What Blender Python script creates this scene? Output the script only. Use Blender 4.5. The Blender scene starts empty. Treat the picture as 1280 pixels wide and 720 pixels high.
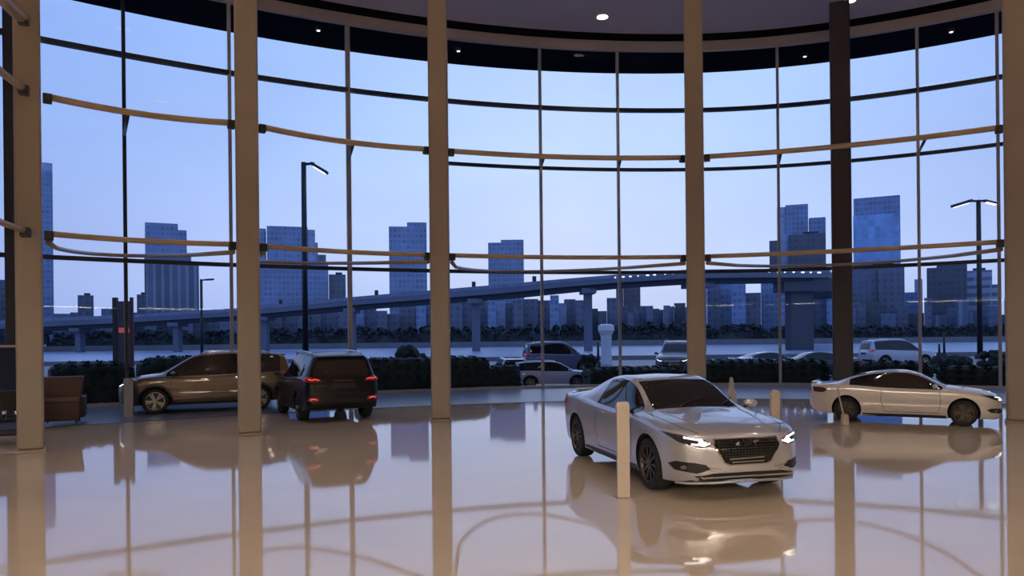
import bpy, bmesh, math, random
from mathutils import Vector, Matrix
from mathutils.bvhtree import BVHTree
random.seed(7)
C = bpy.context.scene
COL = C.collection
PI = math.pi

# ------------------------------------------------------------------ camera
F = 930.0; CX = 640.0; HY = 422.0; HC = 1.98; ROLL = 0.0105
cd = bpy.data.cameras.new('camera'); cam = bpy.data.objects.new('camera', cd); COL.objects.link(cam)
cd.sensor_width = 36; cd.lens = F/1280*36; cd.shift_y = (HY-360)/1280
cd.clip_start = .05; cd.clip_end = 3000
cam.matrix_world = Matrix.Translation((0, 0, HC)) @ Matrix.Rotation(PI/2, 4, 'X') @ Matrix.Rotation(-ROLL, 4, 'Z')
C.camera = cam

# ------------------------------------------------------------------ world (dusk sky)
w = bpy.data.worlds.new('dusk_sky'); C.world = w; w.use_nodes = True
nt = w.node_tree; nt.nodes.clear()
out = nt.nodes.new('ShaderNodeOutputWorld'); bg = nt.nodes.new('ShaderNodeBackground')
tc = nt.nodes.new('ShaderNodeTexCoord'); sep = nt.nodes.new('ShaderNodeSeparateXYZ')
nt.links.new(tc.outputs['Generated'], sep.inputs[0])
rz = nt.nodes.new('ShaderNodeValToRGB'); nt.links.new(sep.outputs['Z'], rz.inputs[0])
def ramp(r, stops):
    e = r.color_ramp.elements
    while len(e) > 1: e.remove(e[0])
    e[0].position = stops[0][0]; e[0].color = (*stops[0][1], 1)
    for p, c in stops[1:]:
        k = e.new(p); k.color = (*c, 1)
ramp(rz, [(0.0, (.45, .55, .84)), (.08, (.53, .64, .93)), (.25, (.45, .62, 1.0)), (.45, (.36, .55, .98)), (1.0, (.16, .28, .62))])
rx = nt.nodes.new('ShaderNodeValToRGB')
mp = nt.nodes.new('ShaderNodeMath'); mp.operation = 'MULTIPLY_ADD'; mp.inputs[1].default_value = .5; mp.inputs[2].default_value = .5
nt.links.new(sep.outputs['X'], mp.inputs[0]); nt.links.new(mp.outputs[0], rx.inputs[0])
ramp(rx, [(0.1, (.5, .58, .74)), (.25, (.68, .73, .86)), (.42, (.93, .94, .97)), (.54, (1.14, 1.06, 1.0)), (.66, (.97, .965, .98)), (.8, (.74, .78, .88)), (1, (.5, .58, .74))])
mx = nt.nodes.new('ShaderNodeMix'); mx.data_type = 'RGBA'; mx.blend_type = 'MULTIPLY'; mx.inputs[0].default_value = 1
nt.links.new(rz.outputs[0], mx.inputs[6]); nt.links.new(rx.outputs[0], mx.inputs[7])
nz = nt.nodes.new('ShaderNodeTexNoise'); nz.inputs['Scale'].default_value = 2.2; nz.inputs['Detail'].default_value = 4
mpn = nt.nodes.new('ShaderNodeMapping'); mpn.inputs['Scale'].default_value = (1, 1, 3.0)
nt.links.new(tc.outputs['Generated'], mpn.inputs[0]); nt.links.new(mpn.outputs[0], nz.inputs['Vector'])
rn = nt.nodes.new('ShaderNodeMapRange'); rn.inputs[1].default_value = .3; rn.inputs[2].default_value = .7; rn.inputs[3].default_value = .93; rn.inputs[4].default_value = 1.07
nt.links.new(nz.outputs[0], rn.inputs[0])
sc_ = nt.nodes.new('ShaderNodeVectorMath'); sc_.operation = 'SCALE'
nt.links.new(mx.outputs[2], sc_.inputs[0]); nt.links.new(rn.outputs[0], sc_.inputs['Scale'])
nt.links.new(sc_.outputs[0], bg.inputs[0]); bg.inputs[1].default_value = 1.13
nt.links.new(bg.outputs[0], out.inputs[0])

vs = C.view_settings; vs.view_transform = 'Standard'; vs.look = 'None'; vs.gamma = 1; vs.exposure = 0; vs.use_curve_mapping = False
SPOT_W = 260.0          # every ceiling downlight
FILL_PANEL_E = 62.0
SPOT_COL = (1.0, .80, .62)

# ------------------------------------------------------------------ pixel to world
def uv(px, py):
    u = (px-CX)/F; v = (HY-py)/F; c, s = math.cos(ROLL), math.sin(ROLL)
    return u*c+v*s, -u*s+v*c
def at(px, py, Y):
    a, b = uv(px, py); return Vector((a*Y, Y, HC+b*Y))
def ground(px, py, gz=0.0):
    a, b = uv(px, py); Y = (gz-HC)/b
    return Vector((a*Y, Y, gz))

# ------------------------------------------------------------------ materials
MATS = {}
def mat(name, col, rough=.5, metal=0, coat=0, emit=None, es=1, bump=0, bscale=20, var=0, vscale=5, ior=1.5, aniso=None, spec=.5):
    if name in MATS: return MATS[name]
    m = bpy.data.materials.new(name); m.use_nodes = True; n = m.node_tree; b = n.nodes['Principled BSDF']
    b.inputs['Base Color'].default_value = (*col, 1); b.inputs['Roughness'].default_value = rough
    b.inputs['Metallic'].default_value = metal; b.inputs['Coat Weight'].default_value = coat; b.inputs['Coat Roughness'].default_value = .04
    b.inputs['IOR'].default_value = ior; b.inputs['Specular IOR Level'].default_value = spec
    if emit: b.inputs['Emission Color'].default_value = (*emit, 1); b.inputs['Emission Strength'].default_value = es
    t = n.nodes.new('ShaderNodeTexCoord'); no = n.nodes.new('ShaderNodeTexNoise'); n.links.new(t.outputs['Object'], no.inputs['Vector'])
    no.inputs['Scale'].default_value = vscale; no.inputs['Detail'].default_value = 5
    v = var if var else .02
    mr = n.nodes.new('ShaderNodeMapRange'); mr.inputs[1].default_value = .3; mr.inputs[2].default_value = .7
    mr.inputs[3].default_value = 1-v; mr.inputs[4].default_value = 1+v; n.links.new(no.outputs[0], mr.inputs[0])
    sm = n.nodes.new('ShaderNodeVectorMath'); sm.operation = 'SCALE'; sm.inputs[0].default_value = col
    n.links.new(mr.outputs[0], sm.inputs['Scale']); n.links.new(sm.outputs[0], b.inputs['Base Color'])
    if bump:
        nb = n.nodes.new('ShaderNodeTexNoise'); nb.inputs['Scale'].default_value = bscale; nb.inputs['Detail'].default_value = 4
        n.links.new(t.outputs['Object'], nb.inputs['Vector'])
        bp = n.nodes.new('ShaderNodeBump'); bp.inputs['Strength'].default_value = bump; bp.inputs['Distance'].default_value = .05
        n.links.new(nb.outputs[0], bp.inputs['Height']); n.links.new(bp.outputs[0], b.inputs['Normal'])
    MATS[name] = m; return m

def facade(name, wall, glass, sx, sz, fx=.6, fz=.6, lit=.03, rough=.35, litc=(1, .8, .5), les=1.0):
    """office block facade: a grid of windows on object coordinates (metres)"""
    m = bpy.data.materials.new(name); m.use_nodes = True; n = m.node_tree; b = n.nodes['Principled BSDF']
    L = n.links.new
    t = n.nodes.new('ShaderNodeTexCoord'); s = n.nodes.new('ShaderNodeSeparateXYZ'); L(t.outputs['Object'], s.inputs[0])
    g = n.nodes.new('ShaderNodeNewGeometry'); sn = n.nodes.new('ShaderNodeSeparateXYZ')
    ab = n.nodes.new('ShaderNodeMath'); ab.operation = 'ADD'; L(s.outputs['X'], ab.inputs[0]); L(s.outputs['Y'], ab.inputs[1])
    def frac(src, size, fill):
        d = n.nodes.new('ShaderNodeMath'); d.operation = 'DIVIDE'; L(src, d.inputs[0]); d.inputs[1].default_value = size
        fr = n.nodes.new('ShaderNodeMath'); fr.operation = 'FRACT'; L(d.outputs[0], fr.inputs[0])
        lt = n.nodes.new('ShaderNodeMath'); lt.operation = 'LESS_THAN'; L(fr.outputs[0], lt.inputs[0]); lt.inputs[1].default_value = fill
        fl = n.nodes.new('ShaderNodeMath'); fl.operation = 'FLOOR'; L(d.outputs[0], fl.inputs[0])
        return lt.outputs[0], fl.outputs[0]
    a, fa = frac(ab.outputs[0], sx, fx); c, fc = frac(s.outputs['Z'], sz, fz)
    mul = n.nodes.new('ShaderNodeMath'); mul.operation = 'MULTIPLY'; L(a, mul.inputs[0]); L(c, mul.inputs[1])
    cmb = n.nodes.new('ShaderNodeCombineXYZ'); L(fa, cmb.inputs[0]); L(fc, cmb.inputs[1])
    wn = n.nodes.new('ShaderNodeTexWhiteNoise'); wn.noise_dimensions = '2D'; L(cmb.outputs[0], wn.inputs['Vector'])
    mixc = n.nodes.new('ShaderNodeMix'); mixc.data_type = 'RGBA'; L(mul.outputs[0], mixc.inputs[0])
    mixc.inputs[6].default_value = (*wall, 1)
    gv = n.nodes.new('ShaderNodeMix'); gv.data_type = 'RGBA'; L(wn.outputs['Value'], gv.inputs[0])
    gv.inputs[6].default_value = (*[x*.82 for x in glass], 1); gv.inputs[7].default_value = (*[x*1.2 for x in glass], 1)
    L(gv.outputs[2], mixc.inputs[7]); 
    big = n.nodes.new('ShaderNodeTexNoise'); big.inputs['Scale'].default_value = .06; L(t.outputs['Object'], big.inputs['Vector'])
    mr = n.nodes.new('ShaderNodeMapRange'); mr.inputs[1].default_value = .3; mr.inputs[2].default_value = .7; mr.inputs[3].default_value = .8; mr.inputs[4].default_value = 1.2
    L(big.outputs[0], mr.inputs[0]); sc2 = n.nodes.new('ShaderNodeVectorMath'); sc2.operation = 'SCALE'
    L(mixc.outputs[2], sc2.inputs[0]); L(mr.outputs[0], sc2.inputs['Scale']); L(sc2.outputs[0], b.inputs['Base Color'])
    b.inputs['Roughness'].default_value = rough
    th = n.nodes.new('ShaderNodeMath'); th.operation = 'GREATER_THAN'; L(wn.outputs['Value'], th.inputs[0]); th.inputs[1].default_value = 1-lit
    e2 = n.nodes.new('ShaderNodeMath'); e2.operation = 'MULTIPLY'; L(th.outputs[0], e2.inputs[0]); L(mul.outputs[0], e2.inputs[1])
    e3 = n.nodes.new('ShaderNodeMath'); e3.operation = 'MULTIPLY'; L(e2.outputs[0], e3.inputs[0]); e3.inputs[1].default_value = les
    b.inputs['Emission Color'].default_value = (*litc, 1); L(e3.outputs[0], b.inputs['Emission Strength'])
    return m

def glassmat():
    m = bpy.data.materials.new('clear_glass'); m.use_nodes = True; n = m.node_tree; n.nodes.clear()
    o = n.nodes.new('ShaderNodeOutputMaterial'); t = n.nodes.new('ShaderNodeBsdfTransparent'); t.inputs[0].default_value = (.97, .98, .99, 1)
    g = n.nodes.new('ShaderNodeBsdfGlossy'); g.inputs['Roughness'].default_value = .0; g.inputs[0].default_value = (.8, .9, 1, 1)
    f = n.nodes.new('ShaderNodeFresnel'); f.inputs[0].default_value = 1.18
    mxs = n.nodes.new('ShaderNodeMixShader'); n.links.new(f.outputs[0], mxs.inputs[0]); n.links.new(t.outputs[0], mxs.inputs[1]); n.links.new(g.outputs[0], mxs.inputs[2])
    n.links.new(mxs.outputs[0], o.inputs[0]); return m
GLASS = glassmat()

M_floor = mat('polished_beige_floor', (.66, .55, .43), rough=.045, ior=2.0, var=.04, vscale=.6)
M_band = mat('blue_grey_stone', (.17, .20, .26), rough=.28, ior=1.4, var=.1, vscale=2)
M_joint = mat('dark_joint', (.03, .03, .03), rough=.7)
M_ceil = mat('ceiling_paint', (.56, .50, .56), rough=.8)
M_head = mat('header_paint', (.42, .37, .36), rough=.6)
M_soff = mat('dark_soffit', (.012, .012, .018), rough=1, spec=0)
M_wall = mat('wall_paint', (.13, .11, .10), rough=.7)
M_colm = mat('beige_column_paint', (.31, .255, .205), rough=.42, var=.04, vscale=1)
M_dkcol = mat('dark_bronze_cladding', (.05, .04, .04), rough=.4)
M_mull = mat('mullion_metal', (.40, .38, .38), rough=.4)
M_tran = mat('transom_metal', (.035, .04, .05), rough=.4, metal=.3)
M_rail = mat('tan_steel_tube', (.40, .30, .20), rough=.38)
M_bolt = mat('dark_bracket', (.03, .028, .028), rough=.5)

# ------------------------------------------------------------------ object helpers
def link(name, me, m=None, parent=None, smooth=False):
    o = bpy.data.objects.new(name, me); COL.objects.link(o)
    if m is not None:
        for q in (m if isinstance(m, (list, tuple)) else [m]): me.materials.append(q)
    if parent is not None: o.parent = parent
    if smooth:
        for p in me.polygons: p.use_smooth = True
    return o
def tag(o, label=None, cat=None, group=None, kind=None):
    if label: o['label'] = label
    if cat: o['category'] = cat
    if group: o['group'] = group
    if kind: o['kind'] = kind
    return o
def thing(name, label, cat, loc=(0, 0, 0), rz=0, group=None):
    o = bpy.data.objects.new(name, None); COL.objects.link(o); o.empty_display_size = .2
    o.location = loc; o.rotation_euler = (0, 0, rz); return tag(o, label, cat, group)
class MB:
    def __init__(s): s.b = bmesh.new()
    def box(s, c, size, rz=0, bev=0, M=None, taper=1.0):
        T = Matrix.Translation(c) @ Matrix.Rotation(rz, 4, 'Z')
        if M is not None: T = M @ T
        r = bmesh.ops.create_cube(s.b, size=1)['verts']
        for v in r:
            v.co = Vector((v.co.x*size[0], v.co.y*size[1], v.co.z*size[2]))
            if taper != 1 and v.co.z > 0: v.co.x *= taper; v.co.y *= taper
        if bev:
            es = list({e for v in r for e in v.link_edges})
            q = bmesh.ops.bevel(s.b, geom=es, offset=bev, segments=3, affect='EDGES', profile=.5)
            r = list({v for f in q['faces'] for v in f.verts} | {v for v in r if v.is_valid})
            # collect whole island
            st = list(r); seen = set(r)
            while st:
                v = st.pop()
                for e in v.link_edges:
                    o = e.other_vert(v)
                    if o not in seen: seen.add(o); st.append(o)
            r = list(seen)
        bmesh.ops.transform(s.b, matrix=T, verts=r); return s
    def tube(s, pts, rad, n=10, cap=True, rads=None):
        pts = [Vector(p) for p in pts]; rings = []
        up = Vector((0, 0, 1))
        for i, p in enumerate(pts):
            d = (pts[min(i+1, len(pts)-1)]-pts[max(i-1, 0)]).normalized()
            a = d.cross(up)
            if a.length < .05: a = d.cross(Vector((1, 0, 0)))
            a.normalize(); b = a.cross(d).normalized(); r_ = rads[i] if rads else rad
            rings.append([s.b.verts.new(p+(a*math.cos(t)+b*math.sin(t))*r_) for t in [2*PI*k/n for k in range(n)]])
        for i in range(len(rings)-1):
            for k in range(n):
                s.b.faces.new((rings[i][k], rings[i][(k+1) % n], rings[i+1][(k+1) % n], rings[i+1][k]))
        if cap: s.b.faces.new(rings[0][::-1]); s.b.faces.new(rings[-1])
        return s
    def lathe(s, prof, n=24, M=None, axis='Z', cap=True):
        rings = []
        for r_, z in prof:
            ring = []
            for k in range(n):
                t = 2*PI*k/n
                if axis == 'Z': co = Vector((r_*math.cos(t), r_*math.sin(t), z))
                else: co = Vector((r_*math.cos(t), z, r_*math.sin(t)))
                if M is not None: co = M @ co
                ring.append(s.b.verts.new(co))
            rings.append(ring)
        for i in range(len(rings)-1):
            for k in range(n): s.b.faces.new((rings[i][k], rings[i][(k+1) % n], rings[i+1][(k+1) % n], rings[i+1][k]))
        if cap: s.b.faces.new(rings[0][::-1]); s.b.faces.new(rings[-1])
        return s
    def prism(s, poly, z0, z1, M=None):
        lo = [s.b.verts.new((M @ Vector((p[0], p[1], z0))) if M else Vector((p[0], p[1], z0))) for p in poly]
        hi = [s.b.verts.new((M @ Vector((p[0], p[1], z1))) if M else Vector((p[0], p[1], z1))) for p in poly]
        n = len(poly)
        s.b.faces.new(lo[::-1]); s.b.faces.new(hi)
        for i in range(n): s.b.faces.new((lo[i], lo[(i+1) % n], hi[(i+1) % n], hi[i]))
        return s
    def ball(s, c, r_, sub=2, jit=0, sc=(1, 1, 1)):
        q = bmesh.ops.create_icosphere(s.b, subdivisions=sub, radius=1)['verts']
        for v in q:
            k = 1+random.uniform(-jit, jit)
            v.co = Vector(c)+Vector((v.co.x*sc[0], v.co.y*sc[1], v.co.z*sc[2]))*r_*k
        return s
    def mesh(s, name):
        bmesh.ops.recalc_face_normals(s.b, faces=s.b.faces)
        me = bpy.data.meshes.new(name); s.b.to_mesh(me); s.b.free(); return me
    def build(s, name, m, parent=None, smooth=False): return link(name, s.mesh(name), m, parent, smooth)

# ------------------------------------------------------------------ the glass arc in plan
ZC = 29.5; X0 = .231
def arc(xh, sc=1.0, off=0.0):
    k = .7254 if xh < X0 else .9765
    y = 1-(k*(xh-X0))**2
    if off:
        d = -2*k*k*(xh-X0); n = Vector((-d, 1)).normalized()
        return Vector((xh*ZC*sc+n.x*off, y*ZC*sc+n.y*off))
    return Vector((xh*ZC*sc, y*ZC*sc))
def arc_at_px(px):
    u = (px-CX)/F; lo, hi = -.74, .9
    for _ in range(60):
        m_ = (lo+hi)/2; p = arc(m_)
        if p.x/p.y < u: lo = m_
        else: hi = m_
    return (lo+hi)/2
def hz(py): return HC+(419.6-py)/F*ZC         # height on the glass at px ~860
Z_TOP = hz(65); Z_HEAD = hz(53); Z_CEIL = hz(48)
XL, XR = -.72, .86
xs = [XL+(XR-XL)*i/80 for i in range(81)]
pL = arc(XL); pR = arc(XR); YB = -14.0

def strip(name, xs, lofn, hifn, z0, z1, m, kind='structure'):
    """solid ring segment following the arc between two plan curves and two heights"""
    b = bmesh.new(); R = []
    for x in xs:
        a, c = lofn(x), hifn(x)
        R.append([b.verts.new((a.x, a.y, z0)), b.verts.new((c.x, c.y, z0)), b.verts.new((c.x, c.y, z1)), b.verts.new((a.x, a.y, z1))])
    for i in range(len(R)-1):
        for k in range(4): b.faces.new((R[i][k], R[i][(k+1) % 4], R[i+1][(k+1) % 4], R[i+1][k]))
    b.faces.new(R[0]); b.faces.new(R[-1][::-1]); bmesh.ops.recalc_face_normals(b, faces=b.faces)
    me = bpy.data.meshes.new(name); b.to_mesh(me); b.free(); o = link(name, me, m)
    if kind: o['kind'] = kind
    return o
outline = [arc(x) for x in xs]
poly = [(p.x, p.y) for p in outline]+[(pR.x, YB), (pL.x, YB)]
o = MB().prism(poly, -.3, 0).build('floor', M_floor); o['kind'] = 'structure'
o['label'] = 'glossy beige polished showroom floor'
cpoly = [(p.x, p.y) for p in [arc(x, off=-.45) for x in xs]]+[(pR.x, YB), (pL.x, YB)]
o = MB().prism(cpoly, Z_CEIL, Z_CEIL+.18).build('ceiling', M_ceil); o['kind'] = 'structure'
big = [(p.x, p.y) for p in [arc(x, off=.1) for x in xs]]+[(pR.x, YB), (pL.x, YB)]
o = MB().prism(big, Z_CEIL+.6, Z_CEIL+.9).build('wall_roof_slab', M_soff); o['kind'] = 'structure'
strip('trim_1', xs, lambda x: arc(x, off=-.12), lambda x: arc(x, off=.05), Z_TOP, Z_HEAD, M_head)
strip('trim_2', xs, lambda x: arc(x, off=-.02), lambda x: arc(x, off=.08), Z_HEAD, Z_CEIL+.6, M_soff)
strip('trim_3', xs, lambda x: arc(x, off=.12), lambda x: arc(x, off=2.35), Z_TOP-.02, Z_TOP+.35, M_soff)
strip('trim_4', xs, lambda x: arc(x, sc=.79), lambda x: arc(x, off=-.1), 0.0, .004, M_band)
strip('trim_5', xs, lambda x: arc(x, sc=.786), lambda x: arc(x, sc=.79), 0.0, .006, M_joint)
for nm, p in (('wall_left', pL), ('wall_right', pR)):
    s_ = -1 if nm == 'wall_left' else 1
    o = MB().box((p.x+s_*.15, (p.y+YB)/2, (Z_CEIL+.6)/2), (.3, p.y-YB, Z_CEIL+.6)).build(nm, M_wall); o['kind'] = 'structure'
o = MB().box(((pL.x+pR.x)/2, YB-.15, (Z_CEIL+.6)/2), (pR.x-pL.x, .3, Z_CEIL+.6)).build('wall_back', M_wall); o['kind'] = 'structure'

# windows: one per bay between mullions
ZB = hz(138); ZT = hz(340); ZC2 = hz(212)
mpx = [-640, -330, -120, 14, 158, 290, 438, 561, 678, 775, 873, 975, 1062, 1150, 1250, 1350, 1500, 1700]
mx_ = [arc_at_px(p) for p in mpx]
def seg_dir(a, b): return math.atan2(b.y-a.y, b.x-a.x)
for i in range(len(mx_)-1):
    xa, xb = mx_[i], mx_[i+1]; a, b = arc(xa), arc(xb)
    wn_ = bpy.data.objects.new('window_%d' % (i+1), None); COL.objects.link(wn_); wn_.location = (a.x, a.y, 0); wn_['kind'] = 'structure'
    inv = Matrix.Translation((-a.x, -a.y, 0)); ang = seg_dir(a, b)
    thick = .16 if mpx[i] in (438,) else (.28 if mpx[i] == 14 else .105)
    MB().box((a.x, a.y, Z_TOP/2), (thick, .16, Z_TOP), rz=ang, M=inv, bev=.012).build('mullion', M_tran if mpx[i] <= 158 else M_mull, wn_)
    n = 6; pts = [arc(xa+(xb-xa)*k/n) for k in range(n+1)]
    def bar(z, h, d, name, m_, off=0):
        q = MB()
        for k in range(n):
            c, e = pts[k], pts[k+1]; an = seg_dir(c, e); L = (e-c).length
            q.box(((c.x+e.x)/2, (c.y+e.y)/2, z), (L+.02, d, h), rz=an, M=inv)
        q.build(name, m_, wn_)
    bar(ZB, .15, .16, 'transom', M_tran)
    bar(ZT, .13, .14, 'transom', M_tran)
    if 561 <= mpx[i]: bar(ZC2, .12, .14, 'transom', M_tran)
    bar(.05, .10, .18, 'sill', M_mull)
    bb = bmesh.new(); prev = None
    for p in pts:
        v0 = bb.verts.new((p.x-a.x, p.y-a.y, .1)); v1 = bb.verts.new((p.x-a.x, p.y-a.y, Z_TOP))
        if prev: bb.faces.new((prev[0], v0, v1, prev[1]))
        prev = (v0, v1)
    me = bpy.data.meshes.new('glass_pane'); bb.to_mesh(me); bb.free(); link('glass_pane', me, GLASS, wn_)

# ------------------------------------------------------------------ columns, tie rails, bows, struts
cols = [(-60, 9.0, None), (36, 13.5, 0), (310, 15.6, 0), (549, 17.9, 0), (869, 18.9, 0), (1271, 16.3, 0), (1700, 13.2, None)]
cpos = []
LBL = ['beige square column outside the left edge', 'tall beige column nearest the left edge of the hall, beside the dark seating',
       'tall beige column in front of the tan car parked indoors', 'slim beige column between the black car and the silver coupe',
       'tall beige column rising directly behind the silver coupe', 'tall beige column at the nose of the white coupe', 'beige column beyond the right edge']
for i, (px, Y, _) in enumerate(cols):
    a, _b = uv(px, 300); p = Vector((a*Y, Y)); cpos.append(p)
    t = thing('column', LBL[i], 'column', (p.x, p.y, 0), math.atan2(-p.x, p.y)*.97); cw = .42 if i < 2 else .46
    MB().box((0, 0, Z_CEIL/2+.03), (cw, cw, Z_CEIL-.06), bev=.045).build('shaft', M_colm, t)
    MB().box((0, 0, .03), (cw+.05, cw+.05, .06), bev=.01).build('base_plate', M_colm, t)
HC_R = HC+4.52; HD_R = HC+2.0
def lin(a, b, t): return a+(b-a)*t
def rail(i, h, r, nm, lab, group=None):
    a, b = cpos[i], cpos[i+1]; d = (b-a).normalized(); a2 = a+d*.26; b2 = b-d*.26
    t = thing(nm, lab, 'railing', (a2.x, a2.y, h), 0, group)
    n = Vector((-d.y, d.x)); pts = []
    for k in range(13):
        s = k/12; p = lin(a2, b2, s)+n*(.30*4*s*(1-s))
        pts.append((p.x-a2.x, p.y-a2.y, 0))
    MB().tube(pts, r, 12).build('tube', M_rail, t, True)
    for e, q in ((0, 1), (-1, -1)):
        p = Vector(pts[e]); an = math.atan2(d.y, d.x)
        MB().box((p.x+d.x*.05*q, p.y+d.y*.05*q, -.04), (.15, .16, .17), rz=an, bev=.02).build('bracket', M_bolt, t)
    return t
side = ['left of the leftmost beige column', 'between the leftmost column and the one before the tan car', 'above the black car', 'over the silver coupe, between slim centre columns', 'between the centre column and the right column', 'right of the right column']
UP = []; LOW = []
for i in range(6):
    UP.append(rail(i, HC_R, .065, 'tie_rail', 'upper tan steel tube rail '+side[i]))
    LOW.append(rail(i, HD_R, .055, 'tie_rail', 'lower tan steel tube rail '+side[i]))
rail(0, 7.75, .11, 'tie_rail', 'topmost thick tan beam at the left edge of the hall')
# bow tubes from column out to the glass at the lower level
for i in range(1, 5):
    a, b = cpos[i], cpos[i+1]; d = (b-a).normalized(); n = Vector((-d.y, d.x)); pts = []
    a2 = a+d*.3; b2 = b-d*.3
    for k in range(17):
        s = k/16; e = (4*s*(1-s))**.6
        base = lin(a2, b2, s); depth = 8.3 if i > 2 else 6.8
        p = base+n*depth*e; pts.append((p.x-a2.x, p.y-a2.y, -.17+(.53)*e-(.0)))
    MB().tube(pts, .05, 10).build('bow_tube', M_rail, LOW[i], True).location = (a2.x-LOW[i].location.x, a2.y-LOW[i].location.y, 0)
# struts from the upper rails to the mullions
for k, px in enumerate((158, 438, 678, 775, 975, 1150)):
    g = arc(arc_at_px(px), off=-.1)
    best = None
    for i in range(6):
        a, b = cpos[i], cpos[i+1]
        for s in [q/40 for q in range(3, 38)]:
            p = lin(a, b, s); dd = abs(p.x/p.y-g.x/g.y-.006)
            if p.y > 0 and (best is None or dd < best[0]): best = (dd, p, i)
    p = best[1]; zt = ZC2 if px > 500 else HC_R+ (g.y-p.y)*.0+1.9
    d = (g-p)
    p2 = p+d.normalized()*.32
    R_ = UP[best[2]]; MB().tube([(0, 0, 0), (g.x-p2.x, g.y-p2.y, zt-HC_R)], .04, 8).build('strut', M_bolt, R_, True).location = (p2.x-R_.location.x, p2.y-R_.location.y, 0)
# dark column at the glass line
a, _b = uv(1052, 300); Yd = 26.2
t = thing('column', 'wide dark brown column standing at the glass behind the white coupe', 'column', (a*Yd, Yd, 0), -.4)
MB().box((0, 0, Z_TOP/2+.2), (.66, .5, Z_TOP+.4), bev=.05).build('shaft', M_dkcol, t)
MB().box((0, 0, .04), (.74, .58, .08), bev=.01).build('base_plate', M_dkcol, t)

# ------------------------------------------------------------------ ceiling lights
M_emit = mat('lamp_diffuser', (1, 1, 1), emit=(1, .86, .7), es=9)
M_ring = mat('lamp_ring', (.5, .47, .45), rough=.4)
def dl_light(x, y, W=SPOT_W):
    l = bpy.data.lights.new('downlight_lamp', 'SPOT'); l.energy = W; l.color = SPOT_COL; l.spot_size = 1.55; l.spot_blend = .7; l.shadow_soft_size = .18
    return l
def ceiling_light(x, y, lab, group=None, z=Z_CEIL, r=.2):
    t = thing('ceiling_light', lab, 'ceiling light', (x, y, z), 0, group)
    MB().lathe([(r*1.25, -.02), (r*1.25, .0), (r, .0), (r, -.02)], 28, cap=False).build('ring', M_ring, t)
    MB().lathe([(r, -.012), (r, -.002)], 28).build('diffuser', M_emit, t)
    return t
def onceil(px, py):
    u, v = uv(px, py); Y = (Z_CEIL-HC)/v; return u*Y, Y
spots = [(*onceil(753, 21), 'round recessed ceiling light left of the column behind the silver coupe'),
         (*onceil(1062, .5), 'round recessed ceiling light at the top edge, right of centre')]
L0 = None
lamp = dl_light(0, 0)
rows = []
for yy in (19.0, 13.0, 7.0, 1.0, -5.0, -11.0):
    for xx in (-15, -8.5, -2, 4.5, 11, 17.5):
        if yy > arc(xx/ZC).y-2.2: continue
        rows.append((xx, yy))
for x, y, lab in spots:
    t = ceiling_light(x, y, lab)
    lo = bpy.data.objects.new('downlight_lamp', lamp); COL.objects.link(lo); lo.location = (0, 0, -.05); lo.parent = t
for x, y in rows:
    t = ceiling_light(x, y, 'round recessed ceiling light in the rows above the cars', 'ceiling light rows')
    lo = bpy.data.objects.new('downlight_lamp', lamp); COL.objects.link(lo); lo.location = (0, 0, -.05); lo.parent = t
M_semit = mat('soffit_lamp_lens', (1, 1, 1), emit=(1, .9, .8), es=3)
for px, py, lab in ((398, 34, 'tiny soffit spotlight above the black car'), (573, 60, 'tiny soffit spotlight right of the slim centre column'), (1006, 67, 'tiny soffit spotlight just left of the dark column'), (1189, 36, 'tiny soffit spotlight left of the right column')):
    u, v = uv(px, py); Y = (Z_TOP-.02-HC)/v
    t = thing('soffit_light', lab, 'spotlight', (u*Y, Y, Z_TOP-.02))
    MB().lathe([(.10, -.12), (.11, 0)], 16).build('housing', M_bolt, t)
    MB().lathe([(.06, -.13), (.06, -.121)], 12).build('lens', M_semit, t)
# added unseen mezzanine behind the viewpoint: glowing panels brighten lower columns and floor
o = MB().box(((pL.x+pR.x)/2, (YB-2.5)/2, 4.75), (pR.x-pL.x-.1, abs(YB)-2.5, .35)).build('trim_added_mezzanine', M_wall); o['kind'] = 'structure'
for xx in (-12, -4, 4, 12):
    t = thing('fill_panel', 'long warm fill panel added unseen under the mezzanine behind the viewpoint', 'ceiling light', (xx, -5.5, 4.57), 0, 'added fill panels')
    MB().box((0, 0, -.02), (6.1, 1.3, .04), bev=.008).build('frame', M_ring, t)
    MB().box((0, 0, -.045), (6.0, 1.2, .01)).build('diffuser', mat('fill_panel_glow', (1, 1, 1), emit=(1, .82, .62), es=FILL_PANEL_E), t)
# ------------------------------------------------------------------ cars
def pchip(keys):
    X = [k[0] for k in keys]; Y = [k[1] for k in keys]; n = len(X)
    h = [X[i+1]-X[i] for i in range(n-1)]; d = [(Y[i+1]-Y[i])/h[i] for i in range(n-1)]
    m = [0.0]*n; m[0] = d[0]; m[-1] = d[-1]
    for i in range(1, n-1):
        if d[i-1]*d[i] > 0:
            w1 = 2*h[i]+h[i-1]; w2 = h[i]+2*h[i-1]; m[i] = (w1+w2)/(w1/d[i-1]+w2/d[i])
    def f(x):
        if x <= X[0]: return Y[0]
        if x >= X[-1]: return Y[-1]
        i = 0
        while x > X[i+1]: i += 1
        t = (x-X[i])/h[i]; t2 = t*t; t3 = t2*t
        return (2*t3-3*t2+1)*Y[i]+(t3-2*t2+t)*h[i]*m[i]+(-2*t3+3*t2)*Y[i+1]+(t3-t2)*h[i]*m[i+1]
    return f
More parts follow.
